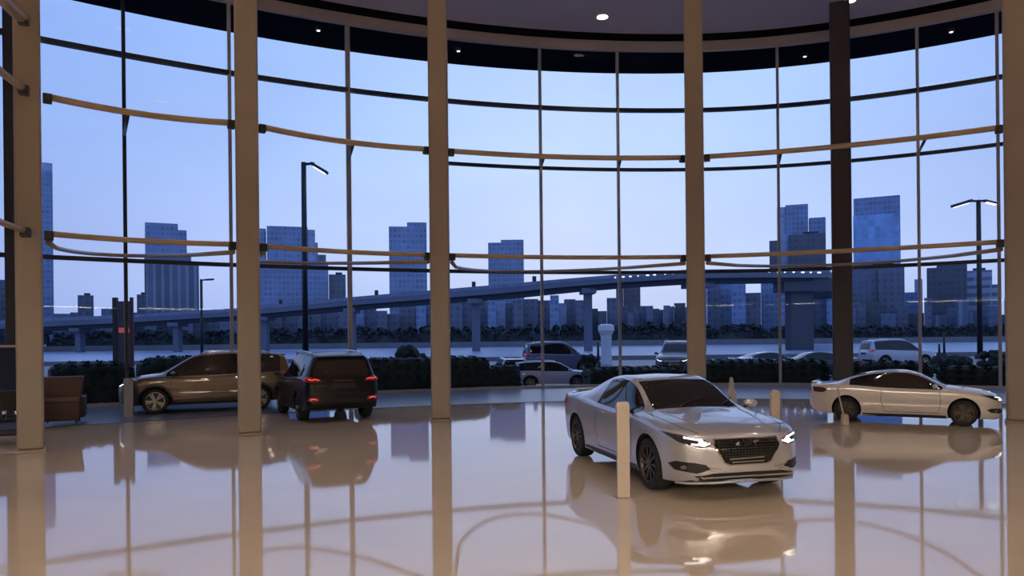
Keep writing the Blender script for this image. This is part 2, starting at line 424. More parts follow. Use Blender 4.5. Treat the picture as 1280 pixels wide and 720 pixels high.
STY = {
 'coupe': dict(x0=-2.40, x1=2.27, ax=1.42, wr=.335,
  zb=[(-2.40, .42), (-2.3, .30), (-1.95, .22), (-1, .18), (1, .17), (1.9, .19), (2.15, .22), (2.27, .27)],
  zt=[(-2.40, .90), (-2.37, 1.0), (-2.32, 1.045), (-2.1, 1.035), (-1.85, 1.05), (-1.55, 1.125), (-1.15, 1.255), (-.65, 1.365), (-.2, 1.40), (.1, 1.385), (.4, 1.31), (.75, 1.14), (1.05, 1.0), (1.15, .985), (1.5, .945), (1.9, .885), (2.12, .82), (2.23, .765), (2.27, .70)],
  zs=[(-2.40, .82), (-2.3, .96), (-2.0, .985), (-1.4, .98), (-.5, .925), (.5, .90), (1.05, .895), (1.5, .86), (1.9, .80), (2.12, .735), (2.27, .64)],
  wm=[(-2.40, .66), (-2.34, .76), (-2.2, .85), (-1.85, .91), (-1.42, .93), (-.6, .90), (0, .895), (.6, .90), (1.42, .925), (1.75, .905), (2.0, .845), (2.15, .76), (2.27, .62)],
  wt=[(-2.4, .6), (-1.9, .60), (-1.4, .555), (-.7, .55), (0, .57), (.5, .60), (1.05, .66), (2.27, .5)],
  side=(-1.42, .86), ws=(.42, 1.06, .30), rw=(-1.72, -.92), doorx=(-.52, .86), seam2=None),
 'suv': dict(x0=-2.33, x1=2.27, ax=1.35, wr=.36,
  zb=[(-2.33, .45), (-2.2, .34), (-1.8, .27), (-1, .24), (1, .24), (1.9, .25), (2.15, .29), (2.27, .35)],
  zt=[(-2.33, 1.0), (-2.30, 1.12), (-2.22, 1.36), (-2.12, 1.55), (-2.02, 1.615), (-1.6, 1.665), (-.6, 1.70), (0, 1.68), (.35, 1.60), (.75, 1.39), (1.15, 1.15), (1.25, 1.12), (1.6, 1.075), (2.0, .99), (2.2, .88), (2.27, .78)],
  zs=[(-2.33, .92), (-2.2, 1.06), (-1.5, 1.08), (0, 1.03), (1.1, 1.01), (1.6, .98), (2.0, .90), (2.2, .80), (2.27, .70)],
  wm=[(-2.33, .78), (-2.25, .87), (-2.0, .925), (-1.35, .945), (0, .92), (1.35, .94), (1.8, .915), (2.05, .85), (2.2, .74), (2.27, .60)],
  wt=[(-2.33, .66), (-1.5, .64), (0, .65), (.75, .655), (1.2, .68), (2.27, .5)],
  side=(-1.95, .98), ws=(.40, 1.18, .3), rw=None, doorx=(-.15, .95), seam2=(-1.1, -.15)),
}
M_tyre = mat('tyre_rubber', (.012, .012, .013), rough=.75)
M_well = mat('wheel_well_lining', (.008, .008, .008), rough=.9)
M_cgl = mat('car_window_glass', (.010, .009, .010), rough=.04, ior=1.5)
M_chrome = mat('chrome_trim', (.75, .74, .72), rough=.12, metal=1)
M_black = mat('black_plastic', (.012, .012, .013), rough=.45)
M_gloss = mat('gloss_black', (.01, .01, .011), rough=.12)
M_redl = mat('red_lamp_lens', (.30, .008, .010), rough=.1, emit=(1, .03, .02), es=.10)
M_drl = mat('running_light', (1, 1, 1), emit=(1, .95, .85), es=2.2)
M_lens = mat('headlamp_lens', (.10, .10, .11), rough=.08, metal=.6)
M_rimd = mat('dark_alloy', (.10, .085, .075), rough=.3, metal=.8)
M_riml = mat('silver_alloy', (.35, .32, .29), rough=.3, metal=.8)
def shell(st, fx=None):
    K = {k: pchip(v) for k, v in STY[st].items() if k in ('zb', 'zt', 'zs', 'wm', 'wt')}; S = STY[st]; ax, wr = S['ax'], S['wr']
    x0, x1 = S['x0'], S['x1']; N = 84
    X = []
    for i in range(N+1):
        t = i/N; c = .5-.5*math.cos(PI*t); X.append(x0+(x1-x0)*(.45*t+.55*c))
    seg = [2, 2, 3, 5, 3, 7, 3, 4]
    bm = bmesh.new(); rings = []
    def half(x):
        zb, zt, zs, wm, wt = (K[k](x) for k in ('zb', 'zt', 'zs', 'wm', 'wt')); g = zt-zs
        gh = max(0, min(1, (g-.10)/.10)); wt = min(wt, wm*.80)
        z5 = zs+.016+.010*gh; w5 = wm-.055-.02*gh
        z6 = zt-(.045*gh+.022*(1-gh)); w6 = wt
        if gh < 1: z5b = zs+(zt-zs)*.42; z5 = z5*gh+z5b*(1-gh); w5 = w5*gh+(wm*.90)*(1-gh)
        zm = zb+(zs-zb)*.62
        P = [(0, zb), (wm*.86, zb), (wm*.965, zb+.06), (wm, zm), (wm-.022, zs-.012), (w5, z5), (w6, z6), (w6*.62, zt-.012), (0, zt)]
        q = []
        for i in range(8):
            p0 = P[max(i-1, 0)]; p1 = P[i]; p2 = P[i+1]; p3 = P[min(i+2, 8)]
            if i == 0: p0 = (-P[1][0], P[1][1])
            if i == 7: p3 = (-P[7][0], P[7][1])
            n = seg[i]
            for k in range(n):
                t = k/n; t2 = t*t; t3 = t2*t; s = .35
                def cr(a, b, c, d): 
                    m1 = s*(c-a); m2 = s*(d-b); return (2*t3-3*t2+1)*b+(t3-2*t2+t)*m1+(-2*t3+3*t2)*c+(t3-t2)*m2
                q.append((cr(p0[0], p1[0], p2[0], p3[0]), cr(p0[1], p1[1], p2[1], p3[1])))
        q.append(P[8]); return q
    def ring(x, sc=1, zc=0, dx=0):
        q = half(x); full = q+[(-a, b) for a, b in q[-2:0:-1]]
        return [bm.verts.new((x+dx, a*sc, zc+(b-zc)*sc)) for a, b in full]
    def capz(x): return (K['zb'](x)+K['zt'](x))/2
    rings.append(ring(x0, .25, capz(x0), -.030)); rings.append(ring(x0, .6, capz(x0), -.026)); rings.append(ring(x0, .9, capz(x0), -.014))
    for x in X: rings.append(ring(x))
    rings.append(ring(x1, .9, capz(x1), .018)); rings.append(ring(x1, .6, capz(x1), .034)); rings.append(ring(x1, .25, capz(x1), .038))
    n = len(rings[0])
    for i in range(len(rings)-1):
        for k in range(n): bm.faces.new((rings[i][k], rings[i][(k+1) % n], rings[i+1][(k+1) % n], rings[i+1][k]))
    bm.faces.new(rings[0][::-1]); bm.faces.new(rings[-1])
    bmesh.ops.recalc_face_normals(bm, faces=bm.faces)
    me0 = bpy.data.meshes.new('raw'); bm.to_mesh(me0); 
    bvh = BVHTree.FromBMesh(bm); bm.free()
    cb = MB()
    for sx in (-1, 1):
        for sy in (-1, 1):
            cb.lathe([(wr+.045, -.25), (wr+.045, .25)], 40, M=Matrix.Translation((sx*ax, sy*.82, wr+.01)), axis='Y')
    cme = cb.mesh('cut'); a = bpy.data.objects.new('tmp_a', me0); c = bpy.data.objects.new('tmp_c', cme)
    COL.objects.link(a); COL.objects.link(c)
    md = a.modifiers.new('b', 'BOOLEAN'); md.operation = 'DIFFERENCE'; md.object = c; md.solver = 'EXACT'
    bpy.context.view_layer.update(); dg = bpy.context.evaluated_depsgraph_get()
    me = bpy.data.meshes.new_from_object(a.evaluated_get(dg)); me.name = 'body'
    for o_ in (a, c): bpy.data.objects.remove(o_)
    me.materials.clear(); me.materials.append(None); me.materials.append(M_well)
    for p in me.polygons:
        p.use_smooth = True; p.material_index = 0
        for sx in (-1, 1):
            ce = p.center; r_ = math.hypot(ce.x-sx*ax, ce.z-wr-.01)
            if r_ < wr+.046 and (abs(p.normal.y) < .5 and r_ > wr+.02 or abs(abs(ce.y)-.57) < .01): p.material_index = 1
        if p.normal.z < -.8 and p.center.z < .5: p.material_index = 1
    try: me.set_sharp_from_angle(angle=math.radians(38))
    except Exception: pass
    return me, bvh, K
_shells = {}
def get_shell(st):
    if st not in _shells: _shells[st] = shell(st)
    return _shells[st]
VIEWS = {  # plane right, up, ray direction, origin
 'left': (Vector((1, 0, 0)), Vector((0, 0, 1)), Vector((0, -1, 0))),
 'right': (Vector((1, 0, 0)), Vector((0, 0, 1)), Vector((0, 1, 0))),
 'front': (Vector((0, 1, 0)), Vector((0, 0, 1)), Vector((-1, 0, 0))),
 'back': (Vector((0, 1, 0)), Vector((0, 0, 1)), Vector((1, 0, 0))),
 'top': (Vector((1, 0, 0)), Vector((0, 1, 0)), Vector((0, 0, -1))),
}
def patch(bvh, view, polys, name, m, parent, off=.004, sp=.05, smooth=True, depth=.012):
    R, U, D = VIEWS[view]; out = bmesh.new()
    for poly in polys:
        b = bmesh.new(); vv = [b.verts.new((p[0], p[1], 0)) for p in poly]
        try: b.faces.new(vv)
        except Exception: b.free(); continue
        for ax_ in (0, 1):
            lo = min(p[ax_] for p in poly); hi = max(p[ax_] for p in poly); k = math.floor(lo/sp)+1
            while k*sp < hi-1e-4:
                co = [0, 0, 0]; co[ax_] = k*sp; no = [0, 0, 0]; no[ax_] = 1
                bmesh.ops.bisect_plane(b, geom=b.verts[:]+b.edges[:]+b.faces[:], plane_co=co, plane_no=no, dist=1e-5); k += 1
        mp = {}
        for v in b.verts:
            org = R*v.co.x+U*v.co.y-D*6; h = bvh.ray_cast(org, D)
            if h[0] is None: continue
            nn = h[1] if h[1].dot(D) < 0 else -h[1]
            mp[v] = (out.verts.new(h[0]+nn*off), nn)
        for f in b.faces:
            if all(v in mp for v in f.verts):
                try: out.faces.new([mp[v][0] for v in f.verts])
                except Exception: pass
        for e in b.edges:
            if len(e.link_faces) == 1 and all(v in mp for v in e.verts):
                p, q = (mp[v] for v in e.verts); p2 = out.verts.new(p[0].co-p[1]*depth); q2 = out.verts.new(q[0].co-q[1]*depth)
                try: out.faces.new((p[0], q[0], q2, p2))
                except Exception: pass
        b.free()
    bmesh.ops.recalc_face_normals(out, faces=out.faces)
    me = bpy.data.meshes.new(name); out.to_mesh(me); out.free()
    o_ = link(name, me, m, parent, smooth)
    try: me.set_sharp_from_angle(angle=math.radians(40))
    except Exception: pass
    return o_
def stroke(path, w_):
    res = []
    for a, b in zip(path, path[1:]):
        a = Vector((a[0], a[1])); b = Vector((b[0], b[1])); d = (b-a).normalized(); n = Vector((-d.y, d.x))*w_/2; a -= d*w_*.3; b += d*w_*.3
        res.append([tuple(a-n), tuple(b-n), tuple(b+n), tuple(a+n)])
    return res
def mir(polys): return [[(-p[0], p[1]) for p in q][::-1] for q in polys]
_wm = {}
def wheel_mesh(wr, style):
    k = (wr, style)
    if k in _wm: return _wm[k]
    t = MB().lathe([(wr*.66, -.11), (wr*.9, -.118), (wr*.975, -.10), (wr, -.06), (wr, .06), (wr*.975, .10), (wr*.9, .118), (wr*.66, .11)], 36, axis='Y', cap=False).mesh('wheel')
    r = MB().lathe([(wr*.68, .112), (wr*.70, .118), (wr*.665, .118), (wr*.63, .085), (wr*.62, -.05)], 36, axis='Y', cap=False)
    ns = 10 if style == 'multi' else 5
    for i in range(ns):
        a = 2*PI*i/ns
        for da in ((0,) if style == 'multi' else (-.16, .16)):
            M = Matrix.Rotation(a+da*1.0, 4, 'Y') @ Matrix.Translation((wr*.38, .085, 0))
            r.box((0, 0, 0), (wr*.56, .03, wr*(.085 if style == 'multi' else .11)), M=M)
    r.lathe([(wr*.17, .06), (wr*.17, .10), (wr*.10, .11)], 20, axis='Y'); r = r.mesh('rim')
    br = MB().lathe([(wr*.60, -.01), (wr*.60, .01)], 28, axis='Y').mesh('brake_disc')
    _wm[k] = (t, r, br); return _wm[k]
def smooth_me(me):
    for p in me.polygons: p.use_smooth = True
    try: me.set_sharp_from_angle(angle=math.radians(30))
    except Exception: pass
def car(st, name, label, cat, paint, loc, heading, scale=(1, 1, 1), rim=None, wstyle='five', front='sedan', detail=2, group=None, win0=-1.22, tail=None):
    """car at loc (centre of wheelbase, ground), heading = world angle of its nose"""
    me, bvh, K = get_shell(st); S = STY[st]; ax, wr = S['ax'], S['wr']
    t = thing(name, label, cat, loc, heading, group); t.scale = scale
    me = me.copy(); me.materials[0] = paint; b = link('body', me, None, t)
    rim = rim or M_rimd
    wt, wrm, wb = wheel_mesh(wr, wstyle)
    for sx in (-1, 1):
        for sy in (-1, 1):
            m1 = wt.copy(); m1.materials.clear(); o_ = link('wheel', m1, M_tyre, t, True); smooth_me(m1)
            o_.location = (sx*ax, sy*.785, wr); o_.rotation_euler = (0, random.uniform(0, 1), 0) if sy > 0 else (0, 0, PI)
            m2 = wrm.copy(); m2.materials.clear(); link('rim', m2, rim, o_)
            if detail >= 0: m3 = wb.copy(); m3.materials.clear(); link('brake_disc', m3, M_bolt, o_)
    zs, zt, wtk = K['zs'], K['zt'], K['wt']
    def sidewin(xa, xb, lo=.035, hi=.075):
        xx = [xa+(xb-xa)*i/24 for i in range(25)]; L = []; H = []
        for x in xx:
            a, c = zs(x)+lo, zt(x)-hi
            if c-a > .012: L.append((x, a)); H.append((x, c))
        return L+H[::-1]
    xa, xb = S['side']
    for side in ('left', 'right'):
        polys = []
        if st == 'coupe': polys = [sidewin(win0, .92)]
        elif st == 'suv': polys = [sidewin(-1.98, -1.22), sidewin(-1.16, -.12), sidewin(-.06, 1.02)]
        patch(bvh, side, [sidewin((win0-.12) if st == 'coupe' else xa+.02, xb+.08, .022, .060)], 'window_trim', M_gloss, t, off=.002, sp=.06)
        patch(bvh, side, polys, 'side_window', M_cgl, t, off=.005, sp=.06)
        # door seams, rocker, handles
        xd0, xd1 = S['doorx']; zbk = K['zb']
        seams = stroke([(xd0, zs(xd0)+.02), (xd0-.03, .6), (xd0+.06, zbk(0)+.14)], .012)+stroke([(xd1, zs(xd1)-.02), (xd1+.03, .6), (xd1-.02, zbk(0)+.14)], .012)+stroke([(xd0+.06, zbk(0)+.14), (xd1-.02, zbk(0)+.14)], .012)
        if S['seam2']:
            s0 = S['seam2'][0]; seams += stroke([(s0, zs(s0)+.02), (s0+.05, .75), (s0+.22, zbk(0)+.14)], .012)+stroke([(s0+.22, zbk(0)+.14), (xd0, zbk(0)+.14)], .012)
        if detail > 0:
            patch(bvh, side, seams, 'door_seam', M_black, t, off=.0015, sp=.08, depth=.003)
            hx = [xd0+.12] + ([S['seam2'][0]+.16] if S['seam2'] else [])
            hp = []
            for q in hx: hp.append([(q, zs(q)-.10), (q+.2, zs(q)-.105), (q+.2, zs(q)-.075), (q, zs(q)-.07)])
            patch(bvh, side, hp, 'door_handle', paint if st == 'coupe' else M_chrome, t, off=.03, sp=.04, depth=.035)
            patch(bvh, side, [[(-ax+wr+.06, zbk(0)+.015), (ax-wr-.06, zbk(0)+.015), (ax-wr-.08, zbk(0)+.085), (-ax+wr+.08, zbk(0)+.085)]], 'rocker_trim', M_black, t, off=.012, sp=.12)
        # mirror
        sg = 1 if side == 'left' else -1; xm = S['side'][1]-.12
        mm = MB(); mm.ball((xm+.02, sg*(K['wm'](xm)+.075), zs(xm)+.105), 1, 3, sc=(.07, .105, .058)); mm.build('mirror', paint, t, True)
        mm = MB(); mm.tube([(xm+.02, sg*(K['wm'](xm)-.09), zs(xm)+.03), (xm+.02, sg*(K['wm'](xm)+.04), zs(xm)+.075)], .022, 8); mm.build('mirror_arm', M_black, t, True)
        if st == 'suv':
            rr = MB(); pts = [(x, sg*(wtk(x)-.03), zt(x)+.0) for x in [-1.8+2.1*i/10 for i in range(11)]]; pts = [(p[0], p[1], p[2]+(.02 if 0 < i < 10 else -.05)) for i, p in enumerate(pts)]
            rr.tube(pts, .017, 8); rr.build('roof_rail', M_chrome, t, True)
            [patch(bvh, side, [arch_poly(sx*ax, wr+.01, wr+.04, wr+.105, zbk(0)+.0)], 'wheel_arch_trim', M_black, t, off=.008, sp=.2) for sx in (-1, 1)]
        # creases
        if st == 'coupe' and detail > 1:
            patch(bvh, side, stroke([(ax-wr-.12, .33), (0, .36), (-ax+wr+.12, .39)], .02), 'sill_crease', paint, t, off=.012, sp=.1)
    # glass front & rear
    a, c, _ = S['ws']
    def plan(xa, xb, mrg):
        xx = [xa+(xb-xa)*i/12 for i in range(13)]
        return [(x, -(wtk(x)-mrg)) for x in xx]+[(x, wtk(x)-mrg) for x in xx[::-1]]
    wx0 = .30 if st == 'coupe' else .12
    patch(bvh, 'top', [plan(wx0+.02, c-.03, .045)], 'windshield', M_cgl, t, off=.005, sp=.06)
    if S['rw']:
        patch(bvh, 'top', [plan(S['rw'][0], S['rw'][1], .06)], 'rear_window', M_cgl, t, off=.005, sp=.06)
    else:
        zz = [(y, 1.14+.0*y) for y in (-.60, .60)]
        patch(bvh, 'back', [[(-.66, 1.12), (.66, 1.12), (.58, 1.50), (-.58, 1.50)]], 'rear_window', M_cgl, t, off=.006, sp=.06)
        sp_ = MB().box((-2.05, 0, 1.592), (.20, 1.14, .04), bev=.015); sp_.build('roof_spoiler', paint, t, True)
    if detail > 1:
        for s in (-.25, .35):
            wp = MB().tube([(c-.02, s, zt(c-.02)+.02), (c-.12, s+.15, zt(c-.12)+.022), (c-.22, s+.42 if s < 0 else s+.28, zt(c-.22)+.008)], .009, 6); wp.build('wiper', M_black, t, True)
    # ---- front face
    if st == 'coupe':
        hl = [(.47, .690), (.50, .655), (.58, .640), (.70, .655), (.80, .70), (.86, .765), (.885, .80), (.80, .785), (.66, .755), (.54, .725)]
        for q, nm in ((hl, 1), ([(-p[0], p[1]) for p in hl][::-1], -1)):
            h = patch(bvh, 'front', [q], 'headlight', M_lens, t, off=.006, sp=.03)
            dr = stroke([(.49, .685), (.56, .662), (.68, .678)], .016)+stroke([(.56, .715), (.66, .735), (.74, .748)], .016)+[[(.50, .672), (.58, .655), (.62, .685), (.60, .705), (.53, .705)]]
            patch(bvh, 'front', dr if nm > 0 else mir(dr), 'running_light', M_drl, h, off=.014, sp=.04)
        if front == 'mesh':
            gp = [(-.40, .725), (.40, .725), (.425, .66), (.30, .46), (.24, .435), (-.24, .435), (-.30, .46), (-.425, .66)]
            g1 = patch(bvh, 'front', [[(p[0]*1.06, .58+(p[1]-.58)*1.09) for p in gp]], 'grille_frame', M_chrome, t, off=.008, sp=.05)
            g = patch(bvh, 'front', [gp], 'grille', M_gloss, t, off=.014, sp=.05)
            bars = []
            for z in (.47, .50, .53, .56, .59, .62, .65, .68, .705):
                hw = .24+.06*(z-.435)/.025 if z < .46 else .30+.125*(z-.46)/.2 if z < .66 else .42-.02*(z-.66)/.065
                bars += stroke([(-hw+.02, z), (hw-.02, z)], .006)
            for k in range(-9, 10):
                y = k*.042; zl = .45 if abs(y) < .26 else .46+(abs(y)-.28)*1.6
                if zl < .70: bars += stroke([(y, zl), (y, .715)], .005)
            patch(bvh, 'front', bars, 'grille_bars', M_black, g, off=.020, sp=.1)
            patch(bvh, 'front', stroke([(-.22, .462), (.20, .466)], .014)+stroke([(-.25, .50), (.20, .512)], .016), 'lower_grille_strips', M_chrome, g, off=.026, sp=.1)
            em = [[(-.17, .665), (-.12, .69), (-.10, .672), (-.075, .682), (-.085, .650), (-.13, .645)]]+stroke([(-.045, .668), (.035, .672)], .022)+stroke([(.075, .680), (.145, .686)], .014)+stroke([(.10, .684), (.095, .650)], .014)
            patch(bvh, 'front', mir(em) if False else em, 'emblem', M_chrome, g, off=.030, sp=.1)
        else:
            gp = [(-.36, .66), (.36, .66), (.30, .48), (-.30, .48)]
            patch(bvh, 'front', [gp], 'grille', M_gloss, t, off=.008, sp=.05)
        fog = [(.49, .385), (.54, .44), (.66, .462), (.82, .468), (.86, .43), (.82, .36), (.64, .335)]
        for s in (1, -1):
            f = patch(bvh, 'front', [fog] if s > 0 else mir([fog]), 'side_intake', M_black, t, off=.006, sp=.04)
            fl = [[(.755+.024*math.cos(q), .40+.024*math.sin(q)) for q in [2*PI*k/10 for k in range(10)]]]
            patch(bvh, 'front', fl if s > 0 else mir(fl), 'fog_lamp', M_riml, f, off=.016, sp=.1)
            tr = stroke([(.36, .385), (.47, .40), (.53, .425)], .012)+stroke([(.42, .36), (.50, .375)], .01)
            patch(bvh, 'front', tr if s > 0 else mir(tr), 'intake_trim', M_chrome, t, off=.012, sp=.1)
        low = [(-.66, .30), (-.58, .245), (-.3, .235), (.3, .235), (.58, .245), (.66, .30), (.45, .335), (-.45, .335)]
        patch(bvh, 'front', [low], 'lower_intake', M_black, t, off=.006, sp=.05)
        lip = MB().tube([(2.0, -.80, .20), (2.14, -.7, .205), (2.25, -.45, .215), (2.285, 0, .225), (2.25, .45, .215), (2.14, .7, .205), (2.0, .80, .20)], .018, 8); lip.build('front_lip', paint, t, True)
        # hood creases & shut line
        for s in (1, -1):
            patch(bvh, 'top', stroke([(1.12, s*.58), (1.6, s*.52), (2.1, s*.42)], .022), 'hood_crease', paint, t, off=.008, sp=.08)
            patch(bvh, 'top', stroke([(1.10, s*.76), (1.6, s*.735), (1.95, s*.67), (2.13, s*.55)], .010), 'hood_seam', M_black, t, off=.0015, sp=.08, depth=.003)
            tl = [(-2.28, .80), (-2.05, .78), (-1.93, .83), (-1.96, .90), (-2.1, .93), (-2.3, .93)]
            tlp = patch(bvh, 'left' if s > 0 else 'right', [tl], 'tail_light', tail or M_redl, t, off=.006, sp=.05)
            patch(bvh, 'left' if s > 0 else 'right', stroke([(-2.24, .83), (-2.14, .90), (-2.08, .83), (-1.98, .89)], .02), 'lamp_element', M_lens, tlp, off=.012, sp=.1)
            tb = [(.42, .80), (.70, .80), (.70, .92), (.42, .90)]
            patch(bvh, 'back', [tb] if s > 0 else mir([tb]), 'tail_light', M_redl, t, off=.006, sp=.05)
        ds = MB().box((-2.30, 0, 1.045), (.13, 1.2, .03), bev=.01); ds.build('tail_spoiler', paint, t, True)
        patch(bvh, 'back', [[(-.26, .62), (.26, .62), (.26, .74), (-.26, .74)]], 'plate_recess', M_black, t, off=.006, sp=.1)
        patch(bvh, 'back', [[(-.6, .44), (.6, .44), (.55, .54), (-.55, .54)]], 'rear_diffuser', M_black, t, off=.006, sp=.1)
    else:
        hl = [(.50, .80), (.60, .755), (.78, .80), (.86, .87), (.80, .90), (.62, .86)]
        for s in (1, -1):
            h = patch(bvh, 'front', [hl] if s > 0 else mir([hl]), 'headlight', M_lens, t, off=.006, sp=.04)
            dr = stroke([(.53, .795), (.62, .785), (.78, .845)], .016)
            patch(bvh, 'front', dr if s > 0 else mir(dr), 'running_light', M_drl, h, off=.014, sp=.06)
            tl = [(.52, 1.00), (.82, .99), (.90, 1.04), (.88, 1.12), (.70, 1.10), (.56, 1.06)]
            q = patch(bvh, 'back', [tl] if s > 0 else mir([tl]), 'tail_light', M_redl, t, off=.008, sp=.04)
            el = stroke([(.58, 1.035), (.68, 1.055), (.74, 1.035), (.82, 1.06)], .014)
            patch(bvh, 'back', el if s > 0 else mir(el), 'lamp_element', mat('lamp_element', (.8, .25, .22), rough=.2, emit=(1, .25, .2), es=.6), q, off=.016, sp=.1)
            tl2 = [(-2.25, 1.0), (-2.06, 1.03), (-2.04, 1.09), (-2.25, 1.12)]
            patch(bvh, 'left' if s > 0 else 'right', [tl2], 'tail_light', M_redl, t, off=.008, sp=.05)
            rf = [(.58, .53), (.84, .54), (.82, .63), (.60, .61)]
            q = patch(bvh, 'back', [rf] if s > 0 else mir([rf]), 'bumper_lamp', M_redl, t, off=.010, sp=.05)
            el = stroke([(.64, .565), (.70, .59), (.78, .575)], .018)
            patch(bvh, 'back', el if s > 0 else mir(el), 'lamp_element', MATS['lamp_element'], q, off=.018, sp=.1)
        g = patch(bvh, 'front', [[(-.46, .83), (.46, .83), (.40, .58), (-.40, .58)]], 'grille', M_gloss, t, off=.008, sp=.06)
        patch(bvh, 'front', stroke([(-.42, .78), (.42, .78)], .02)+stroke([(-.41, .70), (.41, .70)], .02)+stroke([(-.40, .63), (.40, .63)], .02), 'grille_bars', M_chrome, g, off=.016, sp=.1)
        patch(bvh, 'front', [[(-.55, .50), (.55, .50), (.50, .40), (-.50, .40)]], 'lower_intake', M_black, t, off=.008, sp=.08)
        patch(bvh, 'back', [[(-.30, .82), (.30, .82), (.30, .95), (-.30, .95)]], 'plate_recess', M_black, t, off=.008, sp=.1)
        patch(bvh, 'back', stroke([(-.22, 1.015), (.22, 1.015)], .03), 'tailgate_trim', M_chrome if detail < 2 else M_rimd, t, off=.014, sp=.1)
        patch(bvh, 'back', [[(-.74, .46), (.74, .46), (.80, .56), (-.80, .56)]], 'bumper_cladding', M_black, t, off=.006, sp=.08)
        patch(bvh, 'back', stroke([(-.78, .70), (.78, .70)], .012)+stroke([(-.78, .70), (-.70, 1.1)], .012)+stroke([(.78, .70), (.70, 1.1)], .012), 'tailgate_seam', M_black, t, off=.002, sp=.1, depth=.003)
    return t
def arch_poly(cx, cz, r0, r1, zmin):
    A = [a for a in [PI*(-.12)+PI*1.24*i/20 for i in range(21)]]
    o_ = [(cx+r1*math.cos(a), max(cz+r1*math.sin(a), zmin)) for a in A]; i_ = [(cx+r0*math.cos(a), max(cz+r0*math.sin(a), zmin)) for a in A[::-1]]
    return o_+i_
def between(pf, pr, ax, kk):
    """centre & heading from the front and rear wheel contacts on one side; kk=+1 if they are the right side wheels"""
    d = (pf-pr); h = math.atan2(d.y, d.x); sc = d.length/(2*ax); n = Vector((-d.y, d.x, 0)).normalized()
    c = (pf+pr)/2+n*kk*.89*sc; return c, h, sc
P_silver = mat('silver_paint', (.52, .52, .57), rough=.33, metal=.55, coat=1)
P_white = mat('white_paint', (.62, .58, .56), rough=.32, metal=.1, coat=1)
P_tan = mat('tan_paint', (.125, .085, .06), rough=.32, metal=.5, coat=.8)
P_blk = mat('black_paint', (.004, .003, .0035), rough=.4, coat=.25, spec=.3)
pf, pr = ground(811, 612), ground(722, 570); c, h, sc = between(pf, pr, 1.42, 1); print('silver', c, math.degrees(h), sc)
car('coupe', 'car', 'silver coupe with dark mesh grille and lit headlights, nearest car on the showroom floor', 'car', P_silver, c, h, (sc, sc, sc), M_rimd, 'multi', 'mesh', win0=-.50)
pr, pf = ground(1058, 527), ground(1205, 533); c, h, sc = between(pf, pr, 1.42, 1); print('white', c, math.degrees(h), sc)
car('coupe', 'car', 'white coupe seen from its side, parked indoors between the dark column and right column', 'car', P_white, c, h, (sc*1.0, sc, sc*1.04), M_rimd, 'five', 'plain', tail=mat('smoked_lamp_lens', (.06, .025, .022), rough=.1))
hd = math.atan2(-.36, -.93); sc = .98; Rm = Matrix.Rotation(hd, 3, 'Z'); c = ground(194, 518)-Rm @ Vector((1.35*sc, .89*sc, 0))
car('suv', 'car', 'tan sport utility car facing left, half hidden by a beige column', 'car', P_tan, c, hd, (sc, sc, sc), M_riml, 'five')
hd = math.atan2(.88, -.475); sc = 1.0; Rm = Matrix.Rotation(hd, 3, 'Z'); c = ground(373, 526)-Rm @ Vector((-1.35*sc*.86, .89*sc, 0))
car('suv', 'car', 'black sport utility car seen from behind with red tail lights', 'car', P_blk, c, hd, (sc*.86, sc, sc*.98), M_rimd, 'multi')

# ------------------------------------------------------------------ indoor stands and seating
M_panel = mat('cream_panel', (.55, .47, .40), rough=.35)
M_pside = mat('grey_panel_edge', (.30, .28, .28), rough=.4)
M_greyp = mat('grey_panel', (.30, .30, .34), rough=.4)
def totem(p, w_, h, d, ang, label, m, taper=1.0, round_top=False, lean=0.0, group=None):
    t = thing('information_totem', label, 'display stand', (p.x, p.y, 0), ang)
    q = MB()
    n = 10; prof = [(-w_/2*taper, 0), (w_/2*taper, 0)]
    if round_top:
        prof += [(w_/2, h-w_*.5)]+[(w_/2*math.cos(a), h-w_*.5+w_*.5*math.sin(a)) for a in [PI*k/n for k in range(1, n)]]+[(-w_/2, h-w_*.5)]
    else: prof += [(w_/2, h-.03), (w_/2-.015, h), (-w_/2+.015, h), (-w_/2, h-.015)]
    M = Matrix.Rotation(lean, 4, 'X') @ Matrix(((1, 0, 0, 0), (0, 0, -1, 0), (0, 1, 0, 0), (0, 0, 0, 1)))
    M = Matrix.Translation((0, 0, .012)) @ M
    q.prism(prof, -d/2, d/2, M); q.build('panel', m, t)
    MB().box((0, 0, .006), (w_*1.25, max(.16, d*1.6), .012), bev=.004).build('foot_plate', M_pside, t)
    return t
p = ground(779.5, 622); totem(p, .155, 1.165, .05, .10, 'slim tall white panel standing right in front of the silver coupe door', M_panel, .96)
p = ground(967, 574); totem(p, .17, 1.10, .045, .35, 'tan round-topped panel behind the right headlight of the silver coupe', M_panel, .8, True, .05)
# small easel further back
p = ground(915, 527)
t = thing('easel_sign', 'small grey triangular stand on the floor beyond the silver coupe mirror', 'display stand', (p.x, p.y, 0), -.25)
q = MB(); q.prism([(-.20, 0), (.20, 0), (.03, 1.02), (-.03, 1.02)], -.02, .02, Matrix.Rotation(-.14, 4, 'X') @ Matrix(((1, 0, 0, 0), (0, 0, -1, 0), (0, 1, 0, 0), (0, 0, 0, 1)))); q.build('face_panel', M_greyp, t)
q = MB(); q.prism([(-.18, 0), (.18, 0), (.03, .98), (-.03, .98)], -.015, .015, Matrix.Translation((0, .31, 0)) @ Matrix.Rotation(.16, 4, 'X') @ Matrix(((1, 0, 0, 0), (0, 0, -1, 0), (0, 1, 0, 0), (0, 0, 0, 1)))); q.build('rear_leg', M_pside, t)
